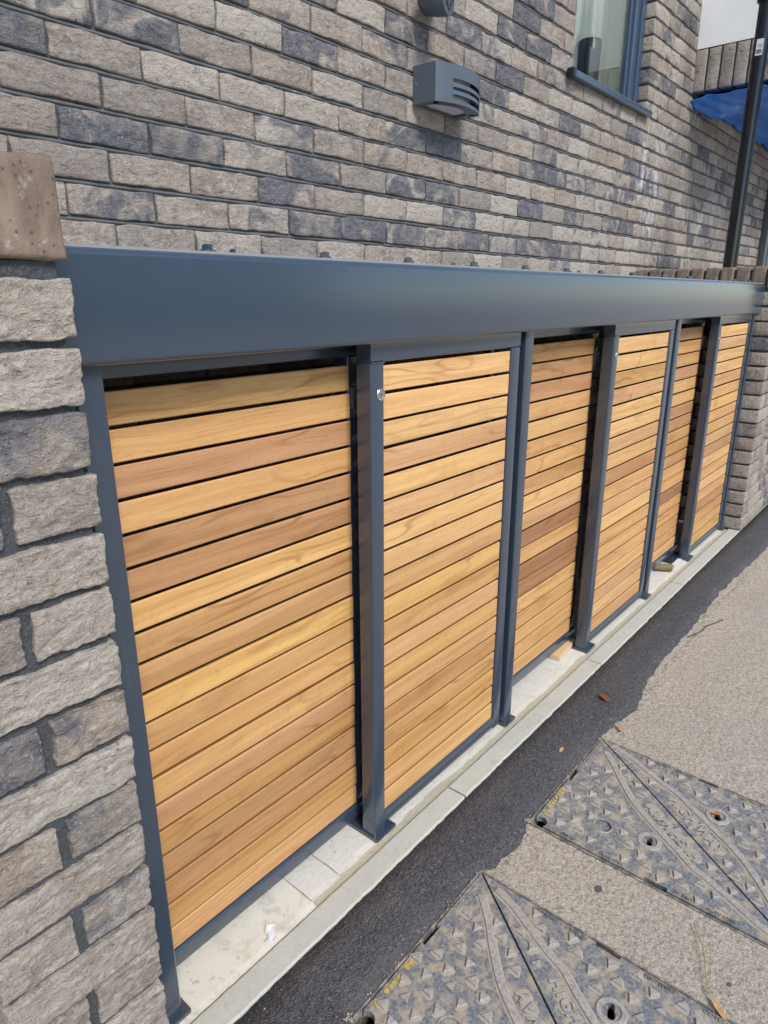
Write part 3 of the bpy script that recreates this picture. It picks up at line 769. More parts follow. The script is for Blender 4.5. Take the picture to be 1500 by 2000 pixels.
for k in range(3):
    dx = PER*k; root = st
    pan = part('fixed_panel', MB(), 'steel', st, origin=(1.29+dx, FR, 0))
    # lock-side post (welded under the top rail), hinge-less stile, rails
    b = MB(); b.rbox(1.001+dx, 1.041+dx, FR, FR+.040, .0106, 1.1285, .0045, 'z', 4); p = part('post', b, 'steel', pan, angle=35)
    b = MB(); b.rbox(1.0003+dx, 1.0417+dx, FR-.0007, FR+.0407, .0106, .052, .0045, 'z', 4); part('post_foot', b, 'steel', pan, angle=35)
    base_plate(pan, .996+dx, 1.068+dx, FR-.012, FR+.115)
    b = MB(); b.rbox(1.0015+dx, 1.5805+dx, FR+.0012, FR+.038, 1.1292, BEAMZ0+.010, .004, 'x', 4); part('top_rail', b, 'steel', pan, angle=35)
    b = MB(); pts = []                                   # weld bead at the post head
    for i in range(15): pts.append((1.002+dx+.038*i/14, FR-.0003+.0006*nz(i, 0, .9, k), 1.1288+.0014*nz(i, 1, .8, k)))
    part('weld_bead', b.tube(pts, [.0016+.0007*abs(nz(i, 2, .7, k)) for i in range(15)], 6), 'steel', pan, smooth=True)
    b = MB(); b.rbox(1.540+dx, 1.580+dx, FR+.0006, FR+.038, .0215, 1.1288, .0045, 'z', 4); part('stile', b, 'steel', pan, angle=35)
    b = MB(); b.rbox(1.0412+dx, 1.5396+dx, FR+.001, FR+.038, .0220, .0585, .0045, 'x', 4); part('bottom_rail', b, 'steel', pan, angle=35)
    part('slat_batten', MB().box(1.0415+dx, 1.060+dx, FR+.0275, FR+.0375, .0590, 1.128), 'steel', pan)
    part('slat_batten', MB().box(1.521+dx, 1.5395+dx, FR+.0275, FR+.0375, .0590, 1.128), 'steel', pan)
    slats(pan, 1.0432+dx, 1.5376+dx, FR+.0065, SEQ[2*k+1], 20+k)
    lock(pan, 1.0300+dx, 1.067)
    end_post(1.643+dx)
# sliding doors behind: three things of their own
DLAB = ['recessed slatted sliding door beside the near brick wall end', 'recessed slatted sliding door in the middle of the store above the pine offcut', 'recessed slatted sliding door nearest the far brick pier']
DY = .945
for k in range(3):
    dx = PER*k
    d = thing('sliding_door', (.75+dx, DY, .02), DLAB[k], 'door', 'sliding doors of the store')
    xl, xr = .452+dx, 1.018+dx
    b = MB(); b.rbox(xr+.0005, xr+.040, DY+.003, DY+.043, .0225, 1.1360, .004, 'z', 3); part('stile', b, 'steel', d, angle=35)
    b = MB(); b.rbox(xl-.040, xl+.010, DY+.023, DY+.043, .0225, 1.1360, .004, 'z', 3); part('stile', b, 'steel', d, angle=35)
    b = MB(); b.rbox(xl-.040, xr+.040, DY+.0035, DY+.0425, 1.1365, 1.176, .004, 'x', 3); part('top_rail', b, 'steel', d, angle=35)
    b = MB(); b.rbox(xl-.0400, xr+.0398, DY-.004, DY+.0425, .0180, .0570, .0045, 'x', 4); part('bottom_rail', b, 'steel', d, angle=35)
    slats(d, xl+.0, xr, DY, SEQ[2*k], 40+k)
    b = MB(); b.rbox(xr+.004, xr+.031, DY-.006, DY+.0025, 1.030, 1.077, .003, 'y', 3); part('strike_plate', b, 'lamp_grey', d, angle=35)
    b = MB(); b.cyl((xr+.0335, DY+.018, 1.055), (1, 0, 0), .0035, .0035, .02, 12); part('latch_bolt', b, 'brass', d, smooth=True)

# ================================================================== WALL LIGHT
LX0, LX1, LZ0, LZ1, LYF = 2.010, 2.272, 1.852, 1.964, 1.467
wlamp = thing('wall_light', ((LX0+LX1)/2, BW, (LZ0+LZ1)/2), 'grey bow-fronted louvred wall light fixed high on the brick wall', 'wall light')
def arc(u, inset=0.):
    x = LX0+inset+(LX1-LX0-2*inset)*u
    return (x, LYF+inset-.034*(1-(2*u-1)**2))
def shell(z0, z1, u0, u1, th=.004, n=22):
    b = MB(); v = []; f = []
    for i in range(n+1):
        u = u0+(u1-u0)*i/n; x, y = arc(u)
        v += [(x, y, z0), (x, y, z1), (x, y+th, z1), (x, y+th, z0)]
    for i in range(n):
        for j in range(4): q = i*4; f.append((q+j, q+4+j, q+4+(j+1) % 4, q+(j+1) % 4))
    f += [(3, 2, 1, 0), tuple(n*4+j for j in range(4))]
    return b.add(v, f)
mb = shell(LZ0, LZ1, 0, .24); hb = MB()
for s_ in (mb, shell(LZ0, LZ1, .955, 1., n=3), shell(LZ1-.040, LZ1, .24, .955), shell(LZ0, LZ0+.010, .24, .955)): hb.add(s_.v, s_.f)
hb.box(LX0, LX0+.005, LYF+.0045, BW-.001, LZ0, LZ1); hb.box(LX1-.005, LX1, LYF+.0045, BW-.001, LZ0, LZ1)
def capz(z0, z1, inset, hole=None):
    pts = [arc(i/24, inset) for i in range(25)]
    pts = [(x, y) for x, y in pts]+[(LX1-inset, BW-.001), (LX0+inset, BW-.001)]
    return MB().prism(pts, z0, z1)
tp_ = capz(LZ1-.005, LZ1-.0002, .0052); hb.add(tp_.v, tp_.f)
# bottom ring
n = 24; v = []; f = []
for i in range(n+1):
    x, y = arc(i/n, .0052); xi, yi = arc(i/n, .034); yi = max(yi, LYF+.018-.02)
    v += [(x, y, LZ0+.0003), (xi, yi, LZ0+.0003), (xi, yi, LZ0+.006), (x, y, LZ0+.006)]
for i in range(n):
    for j in range(4): q = i*4; f.append((q+j, q+4+j, q+4+(j+1) % 4, q+(j+1) % 4))
hb.add(v, f)
hb.box(LX0+.0052, LX0+.034, LYF+.0055, BW-.012, LZ0+.0003, LZ0+.006); hb.box(LX1-.034, LX1-.0052, LYF+.0055, BW-.012, LZ0+.0003, LZ0+.006); hb.box(LX0+.0052, LX1-.0052, BW-.0118, BW-.001, LZ0+.0003, LZ0+.006)
part('housing', hb, 'lamp_grey', wlamp, angle=30)
for i in range(2):
    z = LZ0+.0265+.021*i
    b = MB(); v = []; f = []; n = 20
    for q in range(n+1):
        x, y = arc(.24+.715*q/n); v += [(x, y-.0005, z), (x, y+.003, z+.013), (x, y+.016, z+.013), (x, y+.012, z)]
    for q in range(n):
        for j in range(4): w_ = q*4; f.append((w_+j, w_+4+j, w_+4+(j+1) % 4, w_+(j+1) % 4))
    f += [(3, 2, 1, 0), tuple(n*4+j for j in range(4))]
    part('louvre', b.add(v, f), 'lamp_grey', wlamp, smooth=False)
part('diffuser', capz(LZ0+.008, LZ1-.012, .024), 'diffuser', wlamp)
part('screw', MB().cyl((LX0-.0004, 1.545, 1.912), (-1, 0, 0), .003, .0025, .0015, 12), 'chrome', wlamp)

# spot sensor higher up, cut by the top of the picture
sp = thing('security_spotlight', (2.06, BW, 2.16), 'small grey spotlight head with a dark lens above the wall light', 'spotlight')
part('mount', MB().lathe((2.075, BW-.001, 2.165), (0, -1, 0), [(.045, 0), (.045, .015), (.030, .024), (.022, .06)], 24), 'lamp_grey', sp, angle=40)
ax = Vector((.22, -.97, -.02)).normalized(); c0 = Vector((2.030, 1.462, 2.137))
mb = MB().lathe(c0, ax, [(.010, -.072), (.030, -.062), (.044, -.042), (.0505, -.012), (.0520, .012), (.0505, .022), (.0400, .026), (.0385, .014)], 36)
part('head', mb, 'lamp_grey', sp, angle=50)
part('lens', MB().lathe(c0+ax*.006, ax, [(.0384, .006), (.0380, .010), (.030, .017), (.010, .021)], 32), 'lens', sp, smooth=True)

# ================================================================== DOWNPIPE
DX, DYY = 4.46, 1.145
dp = thing('downpipe', (DX, DYY, 0), 'glossy black square downpipe standing beyond the far brick wall', 'pipe')
mb = MB(); mb.rbox(DX-.0325, DX+.0325, DYY-.0325, DYY+.0325, 0, 3.3, .020, 'z', 8)
part('pipe', mb, 'black_gloss', dp, angle=50)
for s_ in (-1, 1):
    mb = MB(); mb.rbox(DX-.0020+s_*.013, DX+.0020+s_*.013, DYY-.0355, DYY-.0326, 0, 2.69, .0012, 'z', 2); part('rib', mb, 'black_gloss', dp)
mb = MB(); mb.rbox(DX-.040, DX+.040, DYY-.040, DYY+.040, 2.70, 2.76, .010, 'z', 5); part('collar', mb, 'black_gloss', dp, angle=50)
mb = MB(); mb.rbox(DX-.0334, DX-.0327, DYY-.021, DYY+.013, 2.455, 2.530, .0003, 'z', 1)
lab = part('sticker', mb, 'paper', dp)
for i in range(12):
    y = DYY-.018+.0024*i; part('barcode_bar', MB().box(DX-.0339, DX-.0335, y, y+rng.choice((.0006, .0011, .0015)), 2.463, 2.483), 'ink', lab)
for z in (2.491, 2.497, 2.503): part('print_line', MB().box(DX-.0339, DX-.0335, DYY-.017, DYY+rng.uniform(-.002, .009), z, z+.0018), 'ink', lab)

# ================================================================== MANHOLE COVERS
def text_mesh(s, size, h, name='letter', bold=.035):
    cu = bpy.data.curves.new(name, 'FONT'); cu.body = s; cu.size = size; cu.extrude = h/2; cu.align_x = 'CENTER'; cu.align_y = 'CENTER'; cu.resolution_u = 3; cu.offset = size*bold
    o = bpy.data.objects.new(name, cu); C.objects.link(o); dg = bpy.context.evaluated_depsgraph_get(); dg.update()
    me = bpy.data.meshes.new_from_object(o.evaluated_get(dg)); bpy.data.objects.remove(o); me.name = name
    me.materials.clear(); return me
ctr = Vector((CW/2, CH/2)); dd = Vector((CW, CH)).normalized(); nn = Vector((dd.y, -dd.x))
RIDGE = [(.412, .552), (.398, .505), (.372, .450), (.347, .397), (.330, .353), (.301, .311), (.276, .271), (.250, .232), (.221, .190), (.194, .159), (.150, .119), (.105, .082), (.057, .034)]
def boolean(me, cutters):
    o = bpy.data.objects.new('tmp', me); C.objects.link(o); tmp = [o]
    for cme in cutters:
        c = bpy.data.objects.new('tmpc', cme); C.objects.link(c); tmp.append(c)
        m = o.modifiers.new('b', 'BOOLEAN'); m.object = c; m.operation = 'DIFFERENCE'; m.solver = 'EXACT'
    dg = bpy.context.evaluated_depsgraph_get(); dg.update()
    out = bpy.data.meshes.new_from_object(o.evaluated_get(dg))
    for x in tmp: bpy.data.objects.remove(x)
    return out
def rot180(p): return (CW-p[0], CH-p[1])
def keyhole(c, an):
    b = MB(); q = Matrix.Rotation(an, 2)
    pts = []
    for i in range(28):
        a = 2*math.pi*i/28; r_ = .0085+.0060*abs(math.cos(a))**1.6*(1 if math.cos(a) > 0 else .75)+.0015*math.cos(3*a)
        p = q @ Vector((r_*1.25*math.cos(a), r_*.78*math.sin(a))); pts.append((c[0]+p.x, c[1]+p.y))
    return b.prism(pts, -.05, .02).mesh('cut', False, True)
def lid_mesh(lower):
    g = .0022; e = .003
    off = nn*g
    if not lower: tri = [(0+e*1.3+off.x, e+off.y), (CW-e, e), (CW-e, CH-e*1.5+off.y)]
    else: tri = [rot180(p) for p in [(0+e*1.3+off.x, e+off.y), (CW-e, e), (CW-e, CH-e*1.5+off.y)]]
    T = (lambda p: rot180(p)) if lower else (lambda p: p)
    me = MB().prism(tri, -.016, 0).mesh('lid', False, True)
    cut = [keyhole(T((.313, .251)), R(20)+(math.pi if lower else 0))]
    for (u, v_, du, dv) in ((CW-.002, .305, .0085, .026), (.205, .002, .026, .0085)):
        a = T((u, v_)); cut.append(MB().box(a[0]-du, a[0]+du, a[1]-dv, a[1]+dv, -.05, .03).mesh('cut', False, True))
    if lower:
        cut.append(MB().cyl((.099, .461, -.006), (0, 0, 1), .0205, .0215, .05, 28).mesh('cut', False, True))
        cut.append(MB().cyl((.014, .588, -.05), (0, 0, 1), .018, .018, .1, 24).mesh('cut', False, True))
    return boolean(me, cut)
def ribbon(pts, w, h):
    P = catmull([Vector((a, b, 0)) for a, b in pts], 4); b = MB(); v = []; f = []
    for i, p in enumerate(P):
        d = (P[min(i+1, len(P)-1)]-P[max(0, i-1)]).normalized(); s_ = Vector((-d.y, d.x, 0))
        for a, z in ((-w*.5-.0018, 0), (-w*.5, h), (w*.5, h), (w*.5+.0018, 0)): v.append(p+s_*a+Vector((0, 0, z)))
    m = len(P)
    for i in range(m-1):
        for j in range(3): q = i*4+j; f.append((q, q+4, q+5, q+1))
    f += [(3, 2, 1, 0), tuple((m-1)*4+j for j in range(4))]
    return b.add(v, f).mesh('ridge', False, True)
def boss_mesh():
    b = MB(); n = 36; v = []; f = []
    for i in range(n):
        a = 2*math.pi*i/n; ca, sa = math.cos(a), math.sin(a)
        v += [(.0285*ca, .0285*sa, .0002), (.0270*ca, .0270*sa, .0026), (.0185*ca, .0185*sa, .0030), (.0178*ca, .0178*sa, .0002)]
    for i in range(n):
        for j in range(3): q, w_ = i*4, ((i+1) % n)*4; f.append((q+j, w_+j, w_+j+1, q+j+1))
    return b.add(v, f).mesh('keyhole_boss', False, True)
def rim_mesh():
    b = MB(); n = 32; v = []; f = []
    for i in range(n):
        a = 2*math.pi*i/n; ca, sa = math.cos(a), math.sin(a)
        v += [(.0245*ca, .0245*sa, .0002), (.0235*ca, .0235*sa, .0018), (.0220*ca, .0220*sa, .0018), (.0213*ca, .0213*sa, -.003)]
    for i in range(n):
        for j in range(3): q, w_ = i*4, ((i+1) % n)*4; f.append((q+j, w_+j, w_+j+1, q+j+1))
    return b.add(v, f).mesh('screw_rim', False, True)
def stud_mesh():
    s_ = .0112; b = MB(); v = []
    for z, k in ((0, 1.10), (.0046, .98), (.0051, .90)):
        for i in range(3):
            a = R(90+120*i); v.append((s_*k*math.cos(a)*1.02, s_*k*math.sin(a), z))
    f = [(0, 1, 4, 3), (1, 2, 5, 4), (2, 0, 3, 5), (3, 4, 7, 6), (4, 5, 8, 7), (5, 3, 6, 8), (6, 7, 8), (2, 1, 0)]
    return b.add(v, f).mesh('stud', False, True)
LIDM = {0: lid_mesh(False), 1: lid_mesh(True)}
STUD, BOSS, RIM = stud_mesh(), boss_mesh(), rim_mesh(); STUD.materials.append(M['iron_raised'])
RID = ribbon(RIDGE, .0128, .0042); RID.materials.append(M['iron_raised'])
LET = {c: text_mesh(c, .0345, .0044, 'letter', .022) for c in 'HIGWAY'}
for m_ in LET.values(): m_.materials.append(M['iron_raised'])
EDGET = {s: text_mesh(s, .0125, .0022, 'edge_lettering', .02) for s in ('HIGHWAY', 'COVERS', 'GG/C05', 'NO.')}
DUSTR = [(a, b) for a, b in RIDGE]
def dust_mesh(studs, letters, boss, lower):
    b = MB()
    for (x, y, an) in studs:
        if rng.random() < .3: continue
        n = 12; pts = []; sh = rng.uniform(-.0025, .0025); sh2 = rng.uniform(-.0025, .0025)
        for k in range(n):
            a = 2*math.pi*k/n; r_ = (.0128+.0026*math.cos(3*(a-an-R(90))))*(1+.16*nz(x*90+k*.7, y*90, 1, 4)); pts.append((x+sh+r_*math.cos(a), y+sh2+r_*math.sin(a)))
        b.add([(p[0], p[1], .0001) for p in pts]+[(x, y, .0013)], [(i, (i+1) % n, n) for i in range(n)])
    for (x, y) in letters:
        n = 12; pts = [(x+.0170*(1+.2*nz(k, x*50, 1, 2))*math.cos(2*math.pi*k/n), y+.0170*(1+.2*nz(k, y*50, 1, 3))*math.sin(2*math.pi*k/n)) for k in range(n)]
        b.add([(p[0], p[1], .0001) for p in pts]+[(x, y, .0005)], [(i, (i+1) % n, n) for i in range(n)])
    P = catmull([Vector((p[0], p[1], 0)) for p in ([rot180(q) for q in RIDGE] if lower else RIDGE)], 5); v = []; f = []
    for i, p in enumerate(P):
        d = (P[min(i+1, len(P)-1)]-P[max(0, i-1)]).normalized(); s_ = Vector((-d.y, d.x, 0))
        for a, z in ((-.0118-.0022*nz(i, 0, .5, 1), .0001), (-.006, .0018), (.006, .0018), (.0118+.0022*nz(i, 5, .5, 2), .0001)): v.append(p+s_*a+Vector((0, 0, z)))
    for i in range(len(P)-1):
        for j in range(3): q = i*4+j; f.append((q, q+4, q+5, q+1))
    b.add(v, f); return b.mesh('dust', True)
def in_lid(p, lower):
    s_ = (Vector(p)).dot(nn)
    if lower: s_ = -s_
    return s_ > .014 and .014 < p[0] < CW-.014 and .014 < p[1] < CH-.014
RP = [Vector((a.x, a.y)) for a in catmull([Vector((a, b, 0)) for a, b in RIDGE], 6)]
ang = math.atan2(dd.y, dd.x)
def cover(x0, y0, label):
    root = thing('manhole_cover', (x0+CW/2, y0+CH/2, -.006), label, 'manhole cover', 'manhole covers in the pavement')
    fr = MB(); t_ = .0048
    for a in ((-.0055, -.0012, -.0055, CH+.0055), (CW+.0012, CW+.0055, -.0055, CH+.0055), (-.0012, CW+.0012, -.0055, -.0012), (-.0012, CW+.0012, CH+.0012, CH+.0055)):
        fr.box(x0+a[0], x0+a[1], y0+a[2], y0+a[3], -.085, -.0022)
    part('frame', fr, 'iron_frame', root)
    part('pit', MB().box(x0-.001, x0+CW+.001, y0-.001, y0+CH+.001, -.095, -.088), 'pit', root)
    O = Vector((x0, y0, 0))
    for lower in (0, 1):
        T = (lambda p: rot180(p)) if lower else (lambda p: p)
        lid = obj('lid', LIDM[lower], 'iron', O, root)
        r_ = obj('ridge', RID, None, O+(Vector((CW, CH, 0)) if lower else Vector((0, 0, 0))), lid)
        if lower: r_.rotation_euler.z = math.pi
        kb = T((.313, .251)); obj('keyhole_boss', BOSS, 'iron_raised', O+Vector((kb[0], kb[1], 0)), lid)
        if lower: obj('screw_rim', RIM, 'iron_raised', O+Vector((.099, .461, 0)), lid)
        SP, LP = [], []
        # lettering along the split, reading away from the corner on each lid
        adv = 0.098; ADV = {'H': .0262, 'I': .0135, 'G': .0270, 'W': .0330, 'A': .0265, 'Y': .0250}
        for i, ch in enumerate('HIGHWAY'):
            if i == 4: adv -= .0125
            s0 = adv-ADV[ch]/2; adv -= ADV[ch]
            q = ctr+dd*s0+nn*.0345; q = T((q.x, q.y)); LP.append(q)
            o = obj('letter', LET[ch], None, O+Vector((q[0], q[1], .0016)), lid); o.rotation_euler.z = ang+math.pi+(math.pi if lower else 0)
        q = ctr+dd*-.0013+nn*.0345; q = T((q.x, q.y))
        b = MB().rbox(-.0022, .0022, -.0250, .0250, 0, .0034, .001, 'z', 2).mesh('divider', False, True)
        o = obj('divider', b, 'iron_raised', O+Vector((q[0], q[1], 0)), lid); o.rotation_euler.z = ang
        # studs on their slanting lattice
        for j in range(-16, 17):
            for i in range(-12, 13):
                p = Vector((.242, .536)) if True else None
                p = p+dd*(.0356*j)+nn*(.0447*i+(.0070 if j % 2 else 0))
                pl = T((p.x, p.y)) if not lower else (p.x, p.y)
                if not in_lid(pl, lower): continue
                ref = Vector(T(pl))                                # same frame as the upper lid
                if min((ref-a).length for a in RP) < .0165: continue
                if (ref-Vector((.313, .251))).length < .040: continue
                rel = ref-ctr
                if abs(rel.dot(dd)) < .112 and rel.dot(nn) < .066: continue
                if lower and ((Vector(pl)-Vector((.099, .461))).length < .036 or (Vector(pl)-Vector((.014, .588))).length < .030): continue
                if ref.x > CW-.02 and abs(ref.y-.305) < .036 or ref.y < .02 and abs(ref.x-.205) < .036: continue
                o = obj('stud', STUD, None, O+Vector((pl[0], pl[1], 0)), lid)
                o.rotation_euler.z = ang+R(90)+(math.pi if j % 2 else 0)+rng.uniform(-.04, .04); SP.append((pl[0], pl[1], o.rotation_euler.z))
        tag(obj('trodden_dust', dust_mesh(SP, LP, None, lower), 'dust', O, lid), kind='stuff')
        if lower:
            for s_, u, v_, an, mt in (('GG/C05', .325, CH-.0145, 0, 'iron_raised'), ('NO.', .378, CH-.0145, 0, 'iron_raised')):
                me = EDGET[s_].copy(); o = obj('edge_lettering', me, mt, O+Vector((u, v_, .0008)), lid); o.rotation_euler.z = an+math.pi
            # worn yellow painted raised marks on the rim
            for i in range(9):
                if i in (1, 6): continue
                b = MB(); n = 9; c = (.052+.0128*i+rng.uniform(-.003, .003), CH-.0125+rng.uniform(-.002, .001)); v = []; ky = rng.uniform(.8, 1.25)
                pts = [(x0+c[0]+.0054*ky*(1+.35*nz(i, k, 1.7, 1))*math.cos(2*math.pi*k/n), y0+c[1]+.0056*ky*(1+.35*nz(i, k, 1.3, 6))*math.sin(2*math.pi*k/n)) for k in range(n)]
                part('painted_mark', b.prism(pts, 0, .0016), 'yellow', lid)
        for s_, p, an in (('HIGHWAY', (CW-.0115, .44), R(-90)), ('COVERS', (CW-.0115, .37), R(-90)), ('HIGHWAY', (CW-.0115, .20), R(-90)), ('COVERS', (CW-.0115, .10), R(-90))):
            q = T(p); o = obj('edge_lettering', EDGET[s_].copy(), 'leaf_tan' if False else 'iron_frame', O+Vector((q[0], q[1], .0008)), lid); o.rotation_euler.z = an+(math.pi if lower else 0)
    return root
cover(*COV[0], 'blue grey cast iron manhole cover cut by the bottom edge of the picture')
cover(*COV[1], 'blue grey cast iron manhole cover with an orange leaf in its keyhole')

# ================================================================== HOUSE ACROSS THE STREET
hs = thing('rendered_house', (9., -15., 0), 'pale rendered house across the street, seen only as a reflection in the glass', 'house')
part('wall', MB().box(1.5, 17., -19., -15., 0, 5.6), 'render', hs)
mb = MB(); v = [(1.1, -14.5, 5.45), (17.4, -14.5, 5.45), (17.4, -17., 7.4), (1.1, -17., 7.4), (1.1, -19.5, 5.45), (17.4, -19.5, 5.45)]
part('roof', mb.add(v, [(0, 1, 2, 3), (3, 2, 5, 4), (0, 3, 4), (1, 5, 2), (0, 4, 5, 1)]), 'roofsheet', hs)
for k in range(5):
    for z in (.9, 3.4):
        w_ = part('window', MB().box(2.6+3*k, 4.0+3*k, -15., -14.96, z, z+1.3), 'frame_grey', hs)
        for q in (0, 1): part('pane', MB().box(2.68+3*k+.65*q, 3.27+3*k+.65*q, -14.958, -14.95, z+.08, z+1.22), 'lens', w_)

# ================================================================== LITTER
def leaf(name, loc, L, W, mat, label, rz, curl=.5, seed=1, stem=.012, cat='leaf', tilt=(0, 0)):
    b = MB(); n, m = 14, 6; v = []; f = []
    for i in range(n+1):
        u = i/n; wv_ = W*math.sin(math.pi*u**.8)**.8*(1+.18*nz(u, 0, 7, seed))
        for j in range(m+1):
            t_ = 2*j/m-1
            v.append(((u-.5)*L, t_*wv_/2*(1-.25*curl*abs(t_)), curl*W*.42*t_*t_*math.sin(math.pi*u)+.0022*nz(u*5, t_*3, 1, seed)+curl*L*.10*(u-.5)**2*4*.5))
    for i in range(n):
        for j in range(m): k = i*(m+1)+j; f.append((k, k+m+1, k+m+2, k+1))
    me = b.add(v, f).mesh(name, True); o = obj(name, me, mat, loc)
    md = o.modifiers.new('t', 'SOLIDIFY'); md.thickness = .0005
    o.rotation_euler = (tilt[0], tilt[1], rz); tag(o, label, cat)
    if stem:
        s_ = MB().tube([(-L/2, 0, 0), (-L/2-stem*.6, stem*.15, .001), (-L/2-stem, stem*.5, .002)], [.0009, .0007, .0006], 5)
        obj('stem', s_.mesh('stem', True), 'twig', (0, 0, 0), None); st_ = bpy.data.objects[C.objects[-1].name]; st_.parent = o; st_.location = (0, 0, 0)
    return o
leaf('dry_leaf', (1.93, .690, .008), .046, .024, 'leaf_brown', 'curled brown dry leaf lying on the black asphalt strip', R(60), .8, 3, .02)
leaf('dry_leaf', (1.815, .592, .002), .045, .010, 'leaf_tan', 'thin tan leaf sliver at the asphalt edge beside the far manhole cover', R(50), .6, 5, .015)
leaf('dry_leaf', (1.603, .678, .005), .026, .012, 'leaf_tan', 'small tan leaf scrap on the asphalt above the far manhole cover', R(5), .5, 8, .0)
leaf('orange_leaf', (1.300+.318, .008+.262, .001), .034, .017, 'leaf_orange', 'bright orange leaf tucked in the keyhole of the far manhole cover', R(95), .5, 12, .0, tilt=(.35, .1))
LR = R(50); tl = leaf('dry_leaf', (1.098, .122, .001), .050, .012, 'leaf_tan', 'long tan leaf with a green stalk by the gap of the near manhole cover', LR, .4, 15, .0)
Q = Matrix.Rotation(-LR, 3, 'Z'); SPT = [Q @ (Vector(q)-Vector((1.098, .122, .001))) for q in ((1.112, .139, .002), (1.145, .156, .004), (1.20, .176, .005), (1.254, .210, .002))]
sk = MB().tube(catmull(SPT, 6), .0011, 6); so_ = obj('stalk', sk.mesh('stalk', True), 'stalk', (0, 0, 0)); so_.parent = tl; so_.location = (0, 0, 0)
# torn paper scrap on the screed
def scrap(name, loc, L, W, mat, label, rz, seed, cat):
    b = MB(); n = 10; v = []; f = []
    for i in range(n+1):
        for j in range(n+1):
            u, w_ = i/n-.5, j/n-.5; e_ = 1-.10*abs(nz(u*4, w_*4, 1, seed))
            pinch = 1-.55*math.exp(-((u+.02)/.10)**2)*abs(w_)*1.6
            v.append((u*L*e_+.002*nz(u*6, w_*6, 1, seed+3), w_*W*e_*pinch+.12*W*math.sin(u*9), .0015+.0022*nz(u*2.2, w_*2.2, 1, seed+7)+.003*abs(u)))
    for i in range(n):
        for j in range(n): k = i*(n+1)+j; f.append((k, k+n+1, k+n+2, k+1))
    o = obj(name, b.add(v, f).mesh(name, False), mat, loc); md = o.modifiers.new('t', 'SOLIDIFY'); md.thickness = .0004
    o.rotation_euler.z = rz; return tag(o, label, cat)
scrap('paper_scrap', (.670, .868, .005), .040, .020, 'paper', 'torn white paper scrap lying on the cream screed', R(52), 4, 'paper')
# pine offcut wedged under the middle sliding door
mb = MB(); mb.rbox(-.085, .085, -.019, .019, 0, .0165, .0015, 'x', 2)
po = obj('pine_offcut', mb.mesh('pine_offcut'), 'pine', (2.150, .938, .0008)); po.rotation_euler.z = R(4); tag(po, 'pale pine offcut lying on the slab under the middle sliding door', 'timber')
# printed leaflet
lf = thing('printed_leaflet', (3.36, .935, 0), 'dark printed leaflet with a white border on the slab by the far base plate', 'leaflet')
b = MB(); v = []; f = []; n = 12
for i in range(n+1):
    for j in range(7):
        u, w_ = i/n-.5, j/6-.5; v.append((3.355+.19*u, .938+.095*w_, .0015+.006*max(0, -w_-.2)+.002*math.sin(u*7)))
for i in range(n):
    for j in range(6): k = i*7+j; f.append((k, k+7, k+8, k+1))
sh = part('sheet', b.add(v, f), 'paper', lf, smooth=True)
b = MB(); v = []; f = []
for i in range(n+1):
    for j in range(7):
        u, w_ = (i/n-.5)*.84, (j/6-.5)*.70+.08; v.append((3.355+.19*u, .938+.095*w_, .0027+.006*max(0, -w_-.2)+.002*math.sin(u*7)))
for i in range(n):
    for j in range(6): k = i*7+j; f.append((k, k+7, k+8, k+1))
part('printed_area', b.add(v, f), 'ink', lf, smooth=True)
# rolled olive husk
ax = Vector((.55, -.83, .05)).normalized()
hk = thing('rolled_husk', (3.15, .92, 0), 'olive brown rolled dry husk on the slab beside the printed leaflet', 'husk')
b = MB(); b.lathe(Vector((3.125, .965, .017)), ax, [(.003, 0), (.010, .02), (.014, .045), (.0165, .075), (.0185, .098), (.0150, .100), (.0135, .085)], 18)
b.v = [tuple(Vector(p)+.0025*Vector(noise.noise_vector(Vector(p)*80))) for p in b.v]; part('body', b, 'olive', hk, smooth=False)
for i in range(3): part('fold', MB().tube([Vector((3.125, .965, .017))+ax*(.05+.02*i)+Vector((0, .016*math.cos(a), .016*math.sin(a))) for a in [R(20*k) for k in range(10)]], .0016, 5), 'olive', hk, smooth=True)
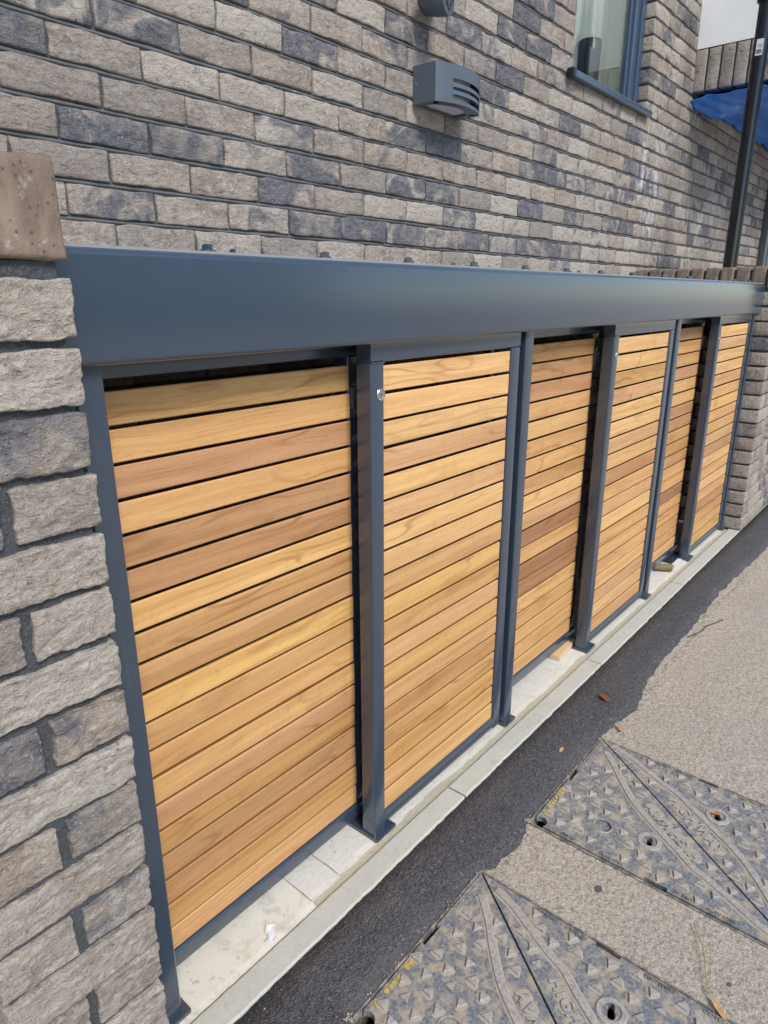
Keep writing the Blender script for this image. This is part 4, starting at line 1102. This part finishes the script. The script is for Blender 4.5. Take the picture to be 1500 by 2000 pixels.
# old gum spots, little sticks, scattered grit
for (x, y, s_) in ((1.216, .401, .010), (1.165, .118, .005)):
    pts = [(x+s_*(1+.3*nz(k, 0, 1.1, x))*math.cos(2*math.pi*k/11), y+.8*s_*(1+.3*nz(k, 1, 1.3, x))*math.sin(2*math.pi*k/11)) for k in range(11)]
    o = part('gum_spot', MB().prism(pts, -.0062, -.0045), 'gum', origin=(x, y, -.006)); tag(o, 'flattened dark gum spot on the concrete between the two manhole covers' if s_ > .008 else 'small dark gum spot near the bottom right corner of the concrete', 'gum')
cr = MB().tube(catmull([(2.56, .618, -.005), (2.60, .606, -.0045), (2.65, .592, -.005), (2.70, .590, -.0045), (2.75, .572, -.005), (2.81, .556, -.0055)], 8), [.0028+.0022*abs(nz(i, 0, .7, 3)) for i in range(41)], 6)
tag(part('dead_root', cr, 'twig'), 'thin dark root line lying across the pale concrete beside the asphalt', 'root')
g = MB(); rg = random.Random(5)
def chip(x, y, z, s_):
    n = rg.choice((4, 5, 6)); a0 = rg.random()*6; pts = [(x+s_*rg.uniform(.5, 1.)*math.cos(a0+6.283*k/n), y+s_*rg.uniform(.35, .9)*math.sin(a0+6.283*k/n)) for k in range(n)]
    g.prism(pts, z, z+s_*.5)
for i in range(150):
    x = .35+3.9*rg.random()**1.6; y = rg.uniform(.63, .785); chip(x, y, .0022, rg.choice((.0006, .0008, .001, .0015)) * (1 if i % 12 else 2.2))
for i in range(130): chip(rg.uniform(.95, 4.), rg.uniform(.845, .90), -.0005, rg.uniform(.0008, .002))
for i in range(90): chip(.7+2.6*rg.random()**1.3, rg.uniform(.05, .62), -.0045, rg.uniform(.0010, .0026))
for i in range(110):
    c = COV[i % 2]; chip(c[0]+rg.choice((rg.uniform(-.012, .004), rg.uniform(0, CW))), c[1]+CH+rg.uniform(-.003, .014), .001, rg.uniform(.001, .0026))
g2_ = g; g = MB()
for i in range(900):
    x = 1.1+3.0*rg.random()**1.4
    if any(c[0]-.02 < x < c[0]+CW+.02 for c in COV): continue
    y = .616+.022*nz(x, 0, 3, 2)-abs(rg.gauss(0, .014)); chip(x, y, -.0046, rg.uniform(.0008, .0024))
tag(part('asphalt_crumbs', g, 'asphalt'), 'black crumbs of asphalt strewn along the ragged edge of the strip', 'crumbs', kind='stuff'); g = g2_
tag(part('scattered_grit', g, 'grit'), 'pale specks of grit scattered over the asphalt and concrete', 'grit', kind='stuff')
